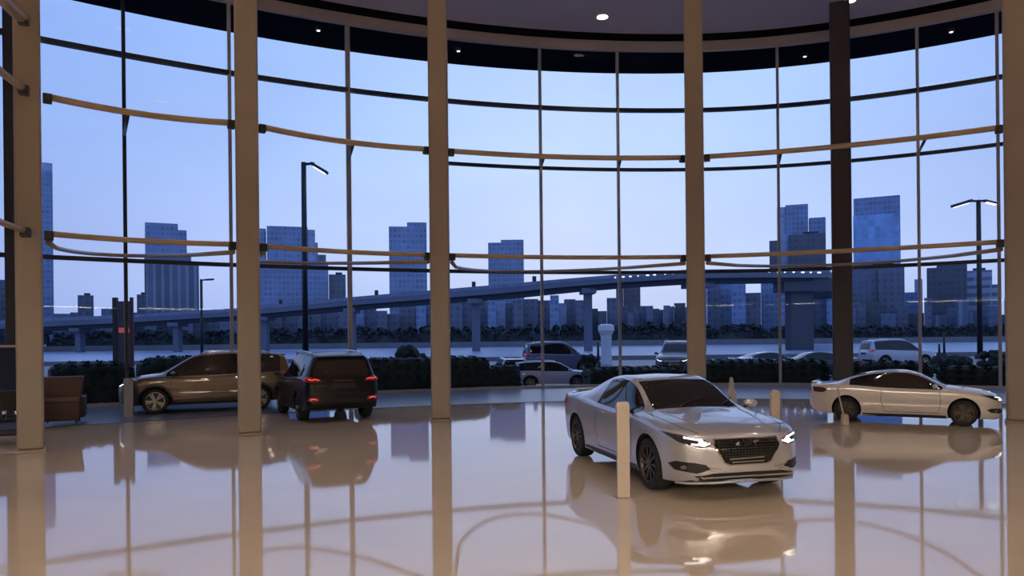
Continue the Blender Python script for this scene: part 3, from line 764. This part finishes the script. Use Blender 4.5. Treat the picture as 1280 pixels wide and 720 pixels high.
# thin leaning stand at the white coupe rear wheel
p = ground(1056, 531.5)
t = thing('price_stand', 'thin leaning white post with a boxy foot beside the white coupe rear wheel', 'display stand', (p.x, p.y, 0), .2)
MB().box((0, 0, .12), (.15, .12, .24), bev=.015, taper=.85).build('foot_box', M_panel, t)
MB().tube([(-.02, 0, .2), (-.11, 0, .55), (-.17, 0, .84)], .018, 8).build('post', M_panel, t)
# grey totem by the nose of the tan car
p = ground(161, 521); totem(p, .22, 1.0, .10, .3, 'grey panel standing at the nose of the tan car', M_greyp)

# armchair seen from behind
M_leath = mat('brown_leather', (.075, .035, .028), rough=.55, bump=.15, bscale=30)
M_leat2 = mat('tan_leather_band', (.14, .085, .065), rough=.55)
M_darkl = mat('dark_upholstery', (.018, .013, .013), rough=.7)
p = ground(75, 531)
t = thing('armchair', 'brown leather high-backed armchair seen from behind, left of the tan car', 'chair', (p.x, p.y, 0), .45)
def tbox(name, c, size, m, taper=1.0, bev=.03, parent=None, rx=0):
    q = MB(); q.box((0, 0, 0), size, bev=0)
    for v in q.b.verts:
        if v.co.z > 0: v.co.x *= taper
    if bev: bmesh.ops.bevel(q.b, geom=q.b.edges[:], offset=bev, segments=3, affect='EDGES', profile=.5)
    bmesh.ops.transform(q.b, matrix=Matrix.Translation(c) @ Matrix.Rotation(rx, 4, 'X'), verts=q.b.verts[:])
    return q.build(name, m, parent)
tbox('backrest', (0, 0, .90), (.90, .16, .52), M_leath, 1.13, parent=t, rx=.06)
tbox('back_band', (0, -.005, .60), (.84, .17, .13), M_leat2, 1.02, parent=t)
tbox('back_shell', (0, .0, .32), (.82, .16, .46), M_leath, 1.02, parent=t)
tbox('seat', (0, .46, .36), (.72, .76, .26), M_leath, 1, parent=t)
for s in (-1, 1): tbox('armrest', (s*.44, .42, .40), (.14, .84, .50), M_darkl, 1, parent=t)
for sx in (-1, 1):
    for sy in (-.0, .78): MB().box((sx*.34, sy, .05), (.05, .05, .10), taper=1).build('leg', M_bolt, t)
# dark lounge chair behind the left column
p = ground(20, 541)
t = thing('lounge_chair', 'low dark lounge chair at the left edge beside the brown armchair', 'chair', (p.x-.1, p.y+.1, 0), .5)
tbox('backrest', (0, 0, .62), (.95, .20, .62), M_darkl, parent=t, bev=.05)
tbox('seat', (0, .42, .34), (.80, .70, .26), M_darkl, parent=t, bev=.05)
for s in (-1, 1): tbox('armrest', (s*.46, .35, .40), (.14, .85, .46), M_darkl, parent=t, bev=.05)
for sx in (-1, 1):
    for sy in (0, .7): MB().box((sx*.4, sy, .06), (.04, .04, .12)).build('leg', M_chrome, t)
# chrome-legged table with glassware, left edge
p = ground(6, 556)
t = thing('side_table', 'low dark table with chrome legs at the left edge of the photo', 'table', (p.x-.1, p.y+.2, 0), .4)
MB().box((0, 0, .50), (.75, .55, .03), bev=.008).build('tabletop', M_gloss, t)
for sx in (-1, 1):
    for sy in (-1, 1): MB().tube([(sx*.33, sy*.23, 0), (sx*.33, sy*.23, .49)], .016, 10).build('leg', M_chrome, t)
MB().box((0, 0, .16), (.66, .46, .015)).build('lower_shelf', M_chrome, t)
tp = Matrix.Rotation(.4, 4, 'Z')
for (dx, dy), lab in (((.18, -.08), 'upright chrome-rimmed glass tumbler on the low table, nearer the column'), ((-.05, .05), 'glass tumbler on the low table, nearer the left edge')):
    o_ = Vector((dx, dy, 0)); o_.rotate(Matrix.Rotation(.4, 3, 'Z'))
    g = MB().lathe([(.030, 0), (.038, .12), (.034, .12), (.027, .008)], 18).build('tumbler', M_chrome, None, True)
    g.location = (p.x-.1+o_.x, p.y+.2+o_.y, .516); tag(g, lab, 'glass')
# navy partition screen with a pale top rail, behind the seating
p = ground(8, 548); Yp = 19.0; u, v = uv(8, 430)
t = thing('partition_screen', 'dark navy partition with a pale top shelf at the left edge behind the dark seating', 'partition', (u*Yp, Yp, 0), .35)
MB().box((0, 0, .94), (1.5, .06, 1.84), bev=.01).build('panel', mat('navy_fabric', (.022, .035, .085), rough=.7, bump=.1, bscale=60), t)
MB().box((0, -.04, 1.89), (1.75, .26, .06), bev=.02).build('top_shelf', M_panel, t)
for s in (-.6, .6): MB().box((s, 0, .015), (.08, .4, .03), bev=.008).build('foot', M_bolt, t)

# ------------------------------------------------------------------ outdoors
LOT = -.35; WAT = -2.6
M_asph = mat('wet_asphalt', (.10, .11, .14), rough=.45, var=.15, vscale=.4)
M_conc = mat('concrete', (.13, .14, .17), rough=.8, var=.1, vscale=.3)
M_concd = mat('concrete_dark', (.035, .042, .06), rough=.9)
M_pole = mat('dark_pole_paint', (.010, .011, .016), rough=.5)
M_leaf = mat('dark_hedge_leaves', (.012, .020, .012), rough=.8, var=.4, vscale=6)
M_tree = mat('shore_trees', (.030, .042, .055), rough=.95, var=.4, vscale=.15)
# parking lot: ring between glass and quay
xsl = [-.74+1.64*i/60 for i in range(61)]
b = MB(); lot = [tuple(arc(x, off=2.5)) for x in xsl]
q = [( -70, 20), (-70, 74), (90, 74), (90, 12)]
b.prism([lot[-1], (90, 12), (90, 74), (-70, 74), (-70, 20)]+lot[:-1], LOT-.4, LOT)
o = b.build('parking_ground', M_asph); o['kind'] = 'structure'
o = strip('kerb_ground', xs, lambda x: arc(x, off=.12), lambda x: arc(x, off=2.5), LOT-.4, -.06, M_conc)
b = MB().box((10, 74.6, -1.4), (162, 1.2, 2.9)); o = b.build('quay_ground', M_conc); o['kind'] = 'structure'
# water
m = bpy.data.materials.new('river_water'); m.use_nodes = True; n = m.node_tree; bs = n.nodes['Principled BSDF']
bs.inputs['Base Color'].default_value = (.34, .40, .55, 1); bs.inputs['Roughness'].default_value = .33; bs.inputs['IOR'].default_value = 1.4
t_ = n.nodes.new('ShaderNodeTexCoord'); no = n.nodes.new('ShaderNodeTexNoise'); no.inputs['Scale'].default_value = .5; no.inputs['Detail'].default_value = 4
n.links.new(t_.outputs['Object'], no.inputs['Vector']); bp = n.nodes.new('ShaderNodeBump'); bp.inputs['Strength'].default_value = .6; bp.inputs['Distance'].default_value = .4
n.links.new(no.outputs[0], bp.inputs['Height']); n.links.new(bp.outputs[0], bs.inputs['Normal'])
MB().box((0, 220, WAT-.5), (900, 292, 1)).build('river_water', m)['kind'] = 'structure'
o = MB().box((0, 900, WAT-.7), (2600, 1060, 3.0)).build('far_ground', M_concd); o['kind'] = 'structure'
o = tag(MB().box((60, 366, WAT+1.0), (620, 1.2, 3.4)).build('quay_wall', M_conc), 'long pale quay wall along the far side of the water', 'wall')
# hedges just outside the glass
def hedge(px0, px1, top, lab, off=1.3, wdt=1.5, nleaf=2600):
    xa, xb = arc_at_px(px0), arc_at_px(px1); pc = arc((xa+xb)/2, off=off)
    n = max(6, int(abs(xb-xa)*ZC/.35)); bm = bmesh.new(); R = []
    u, v = uv((px0+px1)/2, top); h = HC+v*pc.y
    for i in range(n+1):
        x = xa+(xb-xa)*i/n; c = arc(x, off=off); a = arc(x, off=off-wdt/2); d = (c-a).normalized()
        ring = []
        prof = [(-.5, 0), (-.53, .3), (-.52, .6), (-.48, .88), (-.36, .98), (0, 1.0), (.36, .98), (.48, .88), (.52, .6), (.53, .3), (.5, 0)]
        for a_, z_ in prof:
            j = random.uniform(-.05, .05); e = .86 if i in (0, n) else 1
            ring.append(bm.verts.new((c.x+d.x*(a_*wdt*e+j)-pc.x, c.y+d.y*(a_*wdt*e+j)-pc.y, -.06+z_*(h+.06)*(e if z_ > .5 else 1)+random.uniform(-.035, .035)*(z_ > 0))))
        R.append(ring)
    for i in range(n):
        for k in range(10): bm.faces.new((R[i][k], R[i][k+1], R[i+1][k+1], R[i+1][k]))
        bm.faces.new((R[i][10], R[i][0], R[i+1][0], R[i+1][10]))
    bm.faces.new(R[0]); bm.faces.new(R[-1][::-1]); bmesh.ops.recalc_face_normals(bm, faces=bm.faces); bm.normal_update()
    fs = [f for f in bm.faces if f.calc_center_median().z > .0]
    for _ in range(int(nleaf*abs(px1-px0)/150)):
        f = random.choice(fs); vs = [v.co for v in f.verts]; ws = [random.random() for _ in vs]; s = sum(ws)
        p = sum((v*(w_/s) for v, w_ in zip(vs, ws)), Vector()); p += f.normal*random.uniform(-.01, .05)
        a = Vector((random.gauss(0, 1), random.gauss(0, 1), random.gauss(0, 1))).normalized(); c = a.cross(Vector((.3, .5, .8))).normalized(); r_ = random.uniform(.03, .06)
        q = [bm.verts.new(p+a*r_), bm.verts.new(p+c*r_*.6), bm.verts.new(p-a*r_), bm.verts.new(p-c*r_*.6)]; bm.faces.new(q)
    me = bpy.data.meshes.new('hedge'); bm.to_mesh(me); bm.free(); o_ = link('hedge', me, M_leaf); o_.location = (pc.x, pc.y, 0); tag(o_, lab, 'hedge')
hedge(66, 172, 453, 'clipped dark hedge outside, left of the tan car')
hedge(180, 345, 445, 'clipped dark hedge outside behind the tan car', off=1.5)
hedge(455, 617, 447, 'clipped dark hedge outside between the black car and the slim centre column')
hedge(624, 655, 456, 'short clipped dark hedge outside, under the red-lit parked car')
hedge(742, 858, 459, 'low dark hedge outside over the roof of the silver coupe')
hedge(866, 1038, 450, 'long dark hedge outside between the centre column and the dark column')
hedge(1064, 1165, 452, 'dark hedge outside above the white coupe roof')
hedge(1172, 1345, 458, 'dark hedge outside behind the nose of the white coupe')
# shrubs and small trees
def shrub(px, py, top, Y, wpx, lab, nb=26):
    u, v = uv(px, top); h = HC+v*Y-LOT; W = wpx/F*Y; x = u*Y
    t = thing('shrub', lab, 'shrub', (x, Y, LOT))
    q = MB(); q.tube([(0, 0, 0), (.05, 0, h*.5)], .06, 6); q.build('trunk', M_pole, t)
    q = MB()
    for _ in range(nb):
        a = random.uniform(0, 2*PI); r_ = random.uniform(0, .42)*W; z = random.uniform(.3, .85)*h
        q.ball((r_*math.cos(a), r_*math.sin(a), z), random.uniform(.12, .2)*max(W, h*.7), 2, .18)
    q.build('foliage', M_leaf, t)
shrub(1187, 0, 446, 36, 46, 'round dark shrub outside, left of the double street lamp')
shrub(1243, 0, 437, 38, 36, 'taller dark shrub outside beside the right column')
shrub(512, 0, 430, 40, 50, 'wide dark shrub outside left of the slim centre column')
shrub(737, 0, 441, 33.2, 14, 'narrow dark shrub outside behind the silver coupe roof')

# ---- parked vehicles outdoors
def outcar(st, px, py, Y, hd, paint, sc, lab, cat='car', scz=None):
    u, v = uv(px, py); car(st, 'car', lab, cat, paint, Vector((u*Y, Y, LOT)), hd, (sc, sc, sc*(scz or 1)), M_riml, 'five', 'plain', detail=0, group=None)
P_blue = mat('blue_grey_paint', (.08, .11, .20), rough=.3, coat=1); P_pale = mat('pale_paint', (.42, .47, .58), rough=.3, coat=1)
P_dk = mat('dark_blue_paint', (.015, .02, .035), rough=.3, coat=1); P_red = mat('maroon_paint', (.06, .01, .015), rough=.3, coat=1)
outcar('suv', 637, 450, 38, 1.75, P_red, .82, 'dark red parked car outside with pale rear glass, right of slim column', scz=.95)
outcar('suv', 690, 450, 35, .05, P_pale, .80, 'pale parked car outside with dark windows, behind the tail of silver coupe', scz=.9)
outcar('suv', 700, 450, 47, .1, P_blue, 1.0, 'blue-grey box-shaped car parked further out by the water, beside the pale kiosk', scz=1.2)
outcar('suv', 846, 450, 43, -1.9, P_dk, 1.05, 'dark parked car outside touching the left side of the centre column', scz=1.15)
outcar('coupe', 962, 450, 45, .08, P_pale, 1.0, 'pale blue saloon parked outside, right of the centre column', scz=.95)
outcar('coupe', 1016, 450, 41, 3.1, P_dk, 1.0, 'dark blue saloon parked outside, left of the dark column')
outcar('suv', 1122, 450, 50, .05, P_pale, 1.0, 'pale van parked outside beyond the white coupe roof', 'van', scz=1.15)
outcar('coupe', 112, 470, 27.5, .25, P_dk, .85, 'dark low car outside at the far left between hedge and armchair', scz=.8)

# ---- street lamps
M_head2 = mat('street_lamp_lens', (1, 1, 1), emit=(.9, .95, 1), es=2.2)
def street_lamp(px, top, Y, r_, arms, lab, lit=True):
    u, v = uv(px, top); h = HC+v*Y-LOT; t = thing('street_lamp', lab, 'street lamp', (u*Y, Y, LOT))
    MB().tube([(0, 0, 0), (0, 0, h)], r_, 12, rads=[r_*1.15, r_*.9]).build('pole', M_pole, t, True)
    MB().lathe([(r_*2.2, 0), (r_*2.0, .35), (r_*1.2, .4)], 14).build('base', M_concd, t)
    for dx, L, droop in arms:
        hd = MB(); M = Matrix.Translation((dx*L*.35, 0, h-.05)) @ Matrix.Rotation(dx*droop, 4, 'Y')
        hd.box((dx*L*.45, 0, 0), (L*.9, L*.34, L*.13), M=M, bev=L*.03); hd.tube([(0, 0, h-.1), (dx*L*.5, 0, h-.06)], r_*.5, 8); b_ = hd.build('lamp_head', M_pole, t)
        le = MB(); le.box((dx*L*.50, 0, -L*.085), (L*.62, L*.26, L*.03), M=M); le.build('lens', M_head2 if lit else M_pole, b_)
street_lamp(379.5, 203, 40, .15, [(1, 1.15, .55)], 'tall dark street lamp with one lit head, above the black car')
street_lamp(1223, 250, 66, .20, [(1, 1.35, .25), (-1, 1.9, -.0+.28)], 'dark street lamp with two lit heads, left of the right column')
street_lamp(251.5, 349, 70, .13, [(1, .95, -.05)], 'small dark street lamp beside the stepped tower, above the tan car', False)
street_lamp(747.5, 428, 58, .10, [], 'short dark post by the pale kiosk at the water', False)
street_lamp(1180, 415, 70, .10, [], 'thin dark mooring post at the water beyond the white coupe', False)
street_lamp(1174, 430, 71, .10, [], 'shorter thin dark mooring post beside the other one', False)
# pale kiosk-like tower at the water
u, v = uv(757.5, 405); Y = 62; h = HC+v*Y-LOT
t = thing('kiosk', 'pale white kiosk with a wide cap standing by the water, above the silver coupe', 'kiosk', (u*Y, Y, LOT))
MB().lathe([(.50, 0), (.42, h*.4), (.46, h*.72)], 8).build('shaft', mat('kiosk_white', (.50, .54, .62), rough=.5), t)
MB().lathe([(.46, h*.72), (.68, h*.84), (.66, h*.96), (.4, h)], 8).build('cap', mat('kiosk_cap', (.62, .64, .70), rough=.5), t)
# sign pylon far left
Y = 30; u, v = uv(144, 372); h = HC+v*Y
t = thing('sign_pylon', 'dark sign pylon outside with a small red strip, behind the tan car', 'sign', (u*Y, Y, LOT))
MB().box((0, 0, (h-LOT)/2), (.17, .17, h-LOT), bev=.01).build('dark_post', M_pole, t)
MB().box((.37, 0, (h-LOT)/2-.05), (.50, .08, h-LOT-.2), bev=.01).build('panel', mat('pylon_panel', (.06, .05, .075), rough=.5), t)
MB().box((.37, -.05, (HC+uv(144, 413)[1]*Y)-LOT), (.42, .02, .20)).build('red_strip', mat('red_sign', (.5, .08, .07), rough=.5, emit=(1, .15, .12), es=.25), t)
MB().box((.66, 0, (h-LOT)/2), (.11, .11, h-LOT), bev=.01).build('red_post', mat('dark_red_paint', (.09, .012, .018), rough=.5), t)

# ---- bridge
bpts = [(-60, 404, 418, 350), (67, 397, 412, 335), (150, 394, 407.5, 322), (300, 385, 398.5, 300), (437, 371.5, 385.5, 278), (537, 363, 378, 262), (620, 356, 371.5, 250), (700, 349, 363, 238), (773, 343, 357, 228), (860, 337, 352, 218), (950, 336, 351, 212), (1036, 337, 351, 214), (1049, 353, 364, 268), (1056, 364, 373, 330)]
t = thing('bridge', 'long grey elevated road bridge rising from left to right across the river', 'bridge', (0, 0, 0))
def bridge_strip(name, f0, f1, m, w0, w1, dz0=0, dz1=0):
    bm = bmesh.new(); R = []
    pp = [at(q[0], q[1], q[3]) for q in bpts]
    for i_, (px, a, c, Y) in enumerate(bpts):
        d_ = pp[min(i_+1, len(pp)-1)]-pp[max(i_-1, 0)]; d_ = Vector((-d_.y, d_.x)).normalized()
        P0 = at(px, a, Y); P1 = at(px, c, Y); zt_, zb_ = P0.z, P1.z
        z1 = zb_+(zt_-zb_)*f1; z0 = zb_+(zt_-zb_)*f0; x = P0.x
        R.append([bm.verts.new((x+d_.x*w_, Y+d_.y*w_, z_)) for w_, z_ in ((w0, z0), (w1, z0), (w1, z1), (w0, z1))])
    for i in range(len(R)-1):
        for k in range(4): bm.faces.new((R[i][k], R[i][(k+1) % 4], R[i+1][(k+1) % 4], R[i+1][k]))
    bm.faces.new(R[0]); bm.faces.new(R[-1][::-1]); bmesh.ops.recalc_face_normals(bm, faces=bm.faces)
    me = bpy.data.meshes.new(name); bm.to_mesh(me); bm.free(); link(name, me, m, t)
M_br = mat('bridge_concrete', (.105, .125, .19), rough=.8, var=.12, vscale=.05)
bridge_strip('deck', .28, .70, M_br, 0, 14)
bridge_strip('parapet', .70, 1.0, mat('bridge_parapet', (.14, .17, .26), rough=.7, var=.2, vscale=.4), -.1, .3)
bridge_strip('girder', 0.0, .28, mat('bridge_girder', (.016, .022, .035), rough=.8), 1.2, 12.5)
def bint(px, j):
    for a, c in zip(bpts, bpts[1:]):
        if a[0] <= px <= c[0]:
            s = (px-a[0])/(c[0]-a[0]); return a[j]+(c[j]-a[j])*s
for px, wd in ((100, 3), (222, 3), (330, 4), (440, 3), (595, 3.4), (735, 3), (872, 5)):
    Y = bint(px, 3)+6; zt_ = at(px, bint(px, 2), Y-6).z+.3; x = at(px, 400, Y).x
    q = MB(); q.box((x, Y, (zt_+WAT)/2), (wd*.8, 4, zt_-WAT)); q.box((x, Y, zt_-1), (wd*1.5, 10, 1.6)); q.build('pier', M_br, t)
Y = 219; q = MB(); zt_ = at(1000, 349, Y).z; x = at(999, 400, Y).x
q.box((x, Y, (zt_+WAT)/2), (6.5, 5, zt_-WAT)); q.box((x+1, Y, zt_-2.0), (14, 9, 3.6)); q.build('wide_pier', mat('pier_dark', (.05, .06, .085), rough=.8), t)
M_bl = mat('bridge_lamp_glow', (1, 1, 1), emit=(.8, .88, 1), es=1.6)
for k in range(26):
    px = 768+k*10.2+random.uniform(-2, 2); Y = bint(px, 3); P = at(px, bint(px, 1), Y); 
    q = MB(); q.box((P.x, Y-.35, P.z-.9), (random.uniform(.3, 1.0), .3, .3)); q.build('parapet_light', M_bl, t)
for px in (592, 350, 470, 668):
    Y = bint(px, 3); P = at(px, bint(px, 1), Y); q = MB(); q.box((P.x, Y+1, P.z+.9), (1.3, 1.0, 1.8), bev=.2); q.build('gantry_box', M_pole, t)

# ---- towers and city blocks
FAC = {}
def fac(k):
    if k in FAC: return FAC[k]
    F_ = {  # aerial haze is put into these bluish wall and glass colours
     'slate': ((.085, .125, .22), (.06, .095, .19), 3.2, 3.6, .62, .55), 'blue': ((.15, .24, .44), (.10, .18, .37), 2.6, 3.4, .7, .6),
     'bright': ((.20, .36, .66), (.17, .34, .70), 3.5, 4.0, .85, .8), 'ribs': ((.16, .21, .34), (.06, .10, .19), 4.5, 60, .66, .98),
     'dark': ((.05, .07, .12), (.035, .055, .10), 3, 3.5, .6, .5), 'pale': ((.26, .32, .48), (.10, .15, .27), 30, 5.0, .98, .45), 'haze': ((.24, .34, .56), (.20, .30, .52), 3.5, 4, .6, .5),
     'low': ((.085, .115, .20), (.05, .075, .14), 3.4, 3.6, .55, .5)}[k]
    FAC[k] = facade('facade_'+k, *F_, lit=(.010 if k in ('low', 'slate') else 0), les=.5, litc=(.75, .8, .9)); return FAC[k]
GZ = WAT+.8
def tower(px0, px1, top, Y, k, lab, parts=(), depth=None, rot=0, group=None, cat='building', pent=True, name='tower'):
    """box tower filling px0..px1 up to pixel row top, at distance Y; parts = extra (px0, px1, top, dy, kind) volumes"""
    xm = at((px0+px1)/2, 400, Y).x; t = thing(name, lab, cat, (xm, Y, GZ), rot-math.atan2(xm, Y), group); ca = math.cos(math.atan2(xm, Y)); cnt = [0]
    def vol(a, b, tp, dy, kk, nm):
        A, B = at(a, tp, Y+dy), at(b, tp, Y+dy); w_ = (B.x-A.x)*ca; dy += .07*cnt[0]; cnt[0] += 1; h = (A.z+B.z)/2-GZ; d_ = depth or max(12, w_*.8)
        q = MB(); q.box((((A.x+B.x)/2-xm)*ca, dy+d_/2, h/2), (w_, d_, h), bev=min(.5, w_*.03)); q.build(nm, fac(kk), t)
        return ((A.x+B.x)/2-xm)*ca, w_, h, d_
    cx_, w_, h, d_ = vol(px0, px1, top, 0, k, 'block')
    for (a, b, tp, dy, kk) in parts: vol(a, b, tp, dy, kk, 'upper_block' if tp < top else 'wing')
    if pent: MB().box((cx_+w_*.1, d_*.5, h+.8), (w_*.4, d_*.4, 1.6)).build('roof_plant', M_concd, t)
    return t
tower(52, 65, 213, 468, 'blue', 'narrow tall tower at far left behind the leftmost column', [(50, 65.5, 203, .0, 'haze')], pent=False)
tower(97, 117, 369, 490, 'slate', 'small square block left of the stepped tower')
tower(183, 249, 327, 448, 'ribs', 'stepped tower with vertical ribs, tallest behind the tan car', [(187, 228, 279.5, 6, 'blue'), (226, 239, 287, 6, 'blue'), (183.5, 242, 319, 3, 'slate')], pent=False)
tower(171, 184, 368, 500, 'slate', 'tiny block at the foot of the stepped tower')
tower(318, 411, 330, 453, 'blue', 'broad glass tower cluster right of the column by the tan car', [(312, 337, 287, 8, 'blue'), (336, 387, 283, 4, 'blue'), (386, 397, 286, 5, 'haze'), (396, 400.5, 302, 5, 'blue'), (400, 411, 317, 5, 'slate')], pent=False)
tower(411, 432, 343, 468, 'slate', 'low slate block right of the broad tower cluster')
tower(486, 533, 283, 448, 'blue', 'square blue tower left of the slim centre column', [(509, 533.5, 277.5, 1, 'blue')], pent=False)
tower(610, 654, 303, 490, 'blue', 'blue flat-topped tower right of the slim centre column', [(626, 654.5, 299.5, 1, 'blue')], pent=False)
tower(971, 984, 259, 510, 'haze', 'pale slim tower behind the right end of the bridge', [(983, 1011, 256.5, -2, 'blue'), (1011, 1031, 274, 0, 'blue')], pent=False)
tower(985, 1032, 292, 421, 'dark', 'dark broad block over the right end of the bridge', [(959, 972, 299, 2, 'dark'), (971, 985, 292, 4, 'haze')])
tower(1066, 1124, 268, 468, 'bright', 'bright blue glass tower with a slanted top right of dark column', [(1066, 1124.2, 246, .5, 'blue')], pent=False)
tower(1064, 1130, 331, 421, 'slate', 'slate lower block at the foot of the bright glass tower', [(1100, 1130, 336, -3, 'low')])
tower(1158, 1204, 334, 428, 'dark', 'dark jagged office block left of the double street lamp', [(1168, 1206, 330, 2, 'dark'), (1190, 1202, 327, 3, 'dark')])
tower(1200, 1240, 338, 448, 'pale', 'pale striped office building behind the double street lamp', [(1206, 1258, 356, -8, 'pale')])
tower(1143, 1153, 349, 510, 'haze', 'slim pale tower between the glass tower and the dark block', [(1128, 1156, 365, -3, 'blue')], pent=False)
tower(1255, 1300, 372, 428, 'low', 'low block hidden behind the right column')
tower(770, 779, 356, 468, 'dark', 'dark pointed tower just below the bridge deck', [(779, 800, 357, 1, 'dark')])
# conical dome and hills, low-rise rows
def rows(specs, group, labf):
    for i, (a, b, tp, Y, k) in enumerate(specs): tower(a, b, tp, 381+(i % 3)*13, k, labf, group=group, pent=False, name='low_rise_block', depth=10)
R1 = []; px = 66
while px < 300:
    w_ = random.uniform(9, 22); tp = random.uniform(385, 396); R1.append((px, px+w_, tp, random.uniform(381, 386), random.choice(['low', 'slate', 'low', 'dark']))); px += w_
rows(R1, 'low blocks on the far shore, left', 'low grey-blue block on the far shore below the bridge, left of the photo')
R2 = []; px = 318
while px < 545:
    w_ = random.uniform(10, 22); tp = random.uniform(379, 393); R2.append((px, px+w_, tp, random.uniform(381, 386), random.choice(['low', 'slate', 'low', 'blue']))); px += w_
rows(R2, 'low blocks on the far shore, left of centre', 'low grey-blue block on the far shore behind the black car')
R3 = []; px = 562
while px < 705:
    w_ = random.uniform(9, 19); tp = random.uniform(365, 379); R3.append((px, px+w_, tp, random.uniform(380, 420), random.choice(['low', 'slate', 'blue', 'haze', 'slate']))); px += w_
px = 705
while px < 860:
    w_ = random.uniform(5, 15); tp = random.uniform(372, 392) if px < 800 else random.uniform(378, 388); R3.append((px, px+w_, tp, random.uniform(380, 430), random.choice(['low', 'slate', 'dark', 'slate']))); px += w_
rows(R3, 'mid-rise blocks under the bridge, centre', 'mid-rise block on the far shore under the bridge, behind the silver coupe')
R4 = [(879, 884, 356, 400, 'haze'), (884, 900, 353, 396, 'slate'), (899, 916, 354, 400, 'blue'), (914, 932, 353, 405, 'blue'), (931, 951, 366, 380, 'slate'), (951, 975, 353, 398, 'blue'), (974, 992, 353, 392, 'blue'), (1018, 1034, 367, 400, 'slate'), (870, 880, 360, 402, 'low'), (1033, 1046, 360, 398, 'blue')]
rows(R4, 'blocks behind the right end of the bridge', 'blue-grey block on the far shore between the centre column and dark column')
R5 = []; px = 1062
while px < 1262:
    w_ = random.uniform(8, 20); tp = random.uniform(372, 398); R5.append((px, px+w_, tp, random.uniform(381, 386), random.choice(['low', 'slate', 'dark', 'ribs']))); px += w_
rows(R5, 'low blocks on the far shore, right', 'low block on the far shore above the white coupe')
R6 = []; px = -420
while px < 50:
    w_ = random.uniform(14, 34); R6.append((px, px+w_, random.uniform(340, 395), random.uniform(381, 390), random.choice(['low', 'slate', 'blue']))); px += w_
rows(R6, 'blocks beyond the left edge', 'low block on the far shore at the left edge of the photo')
# shore trees
def treeline(px0, px1, top, Y, lab):
    bm = bmesh.new(); A = at(px0, top, Y); B = at(px1, top, Y); xm = (A.x+B.x)/2; n = int((B.x-A.x)/3); hh = (A.z+B.z)/2-GZ
    for i in range(n):
        for r_ in range(3):
            x = A.x+(B.x-A.x)*(i+random.random())/n-xm; rr = random.uniform(1.3, 2.4); z = random.uniform(.35, .92)*hh-rr*.4
            q = bmesh.ops.create_icosphere(bm, subdivisions=2, radius=rr)['verts']
            for v in q: v.co = v.co*(1+random.uniform(-.15, .15))+Vector((x, random.uniform(-2.5, 2.5), max(z, 1)))
    q = bmesh.ops.create_cube(bm, size=1)['verts']
    for v in q: v.co = Vector((v.co.x*(B.x-A.x), v.co.y*3, (v.co.z+.5)*hh*.55))
    me = bpy.data.meshes.new('tree_row'); bm.to_mesh(me); bm.free(); o_ = link('tree_row', me, M_tree); o_.location = (xm, Y, GZ); tag(o_, lab, 'trees', kind='stuff')
treeline(-200, 60, 408, 374, 'dark trees on the far shore beyond the left edge')
treeline(66, 300, 412, 374, 'dark trees on the far shore at left')
treeline(318, 540, 408, 374, 'dark trees on the far shore left of centre')
treeline(560, 699, 406, 374, 'dark trees on the far shore right of the slim column')
treeline(701, 862, 402, 374, 'dark wooded far shore above the silver coupe')
treeline(876, 1045, 404, 374, 'dark trees on the far shore left of the dark column')
treeline(1060, 1290, 406, 374, 'dark trees on the far shore above the white coupe')
# moored boats
for px, Y, L, lab in ((812, 110, 5.2, 'dark low boat on the water right of the pale kiosk'), (835, 125, 6, 'pale low boat on the water beside the centre column')):
    P = at(px, 430, Y); t = thing('boat', lab, 'boat', (P.x, Y, WAT))
    MB().prism([(-L/2, -.7), (L*.35, -.8), (L*.55, 0), (L*.35, .8), (-L/2, .7)], .0, .9).build('hull', P_dk if 'dark' in lab else P_pale, t)
    MB().box((-L*.1, 0, 1.3), (L*.45, 1.1, .9), bev=.2, taper=.8).build('cabin', P_blue, t)
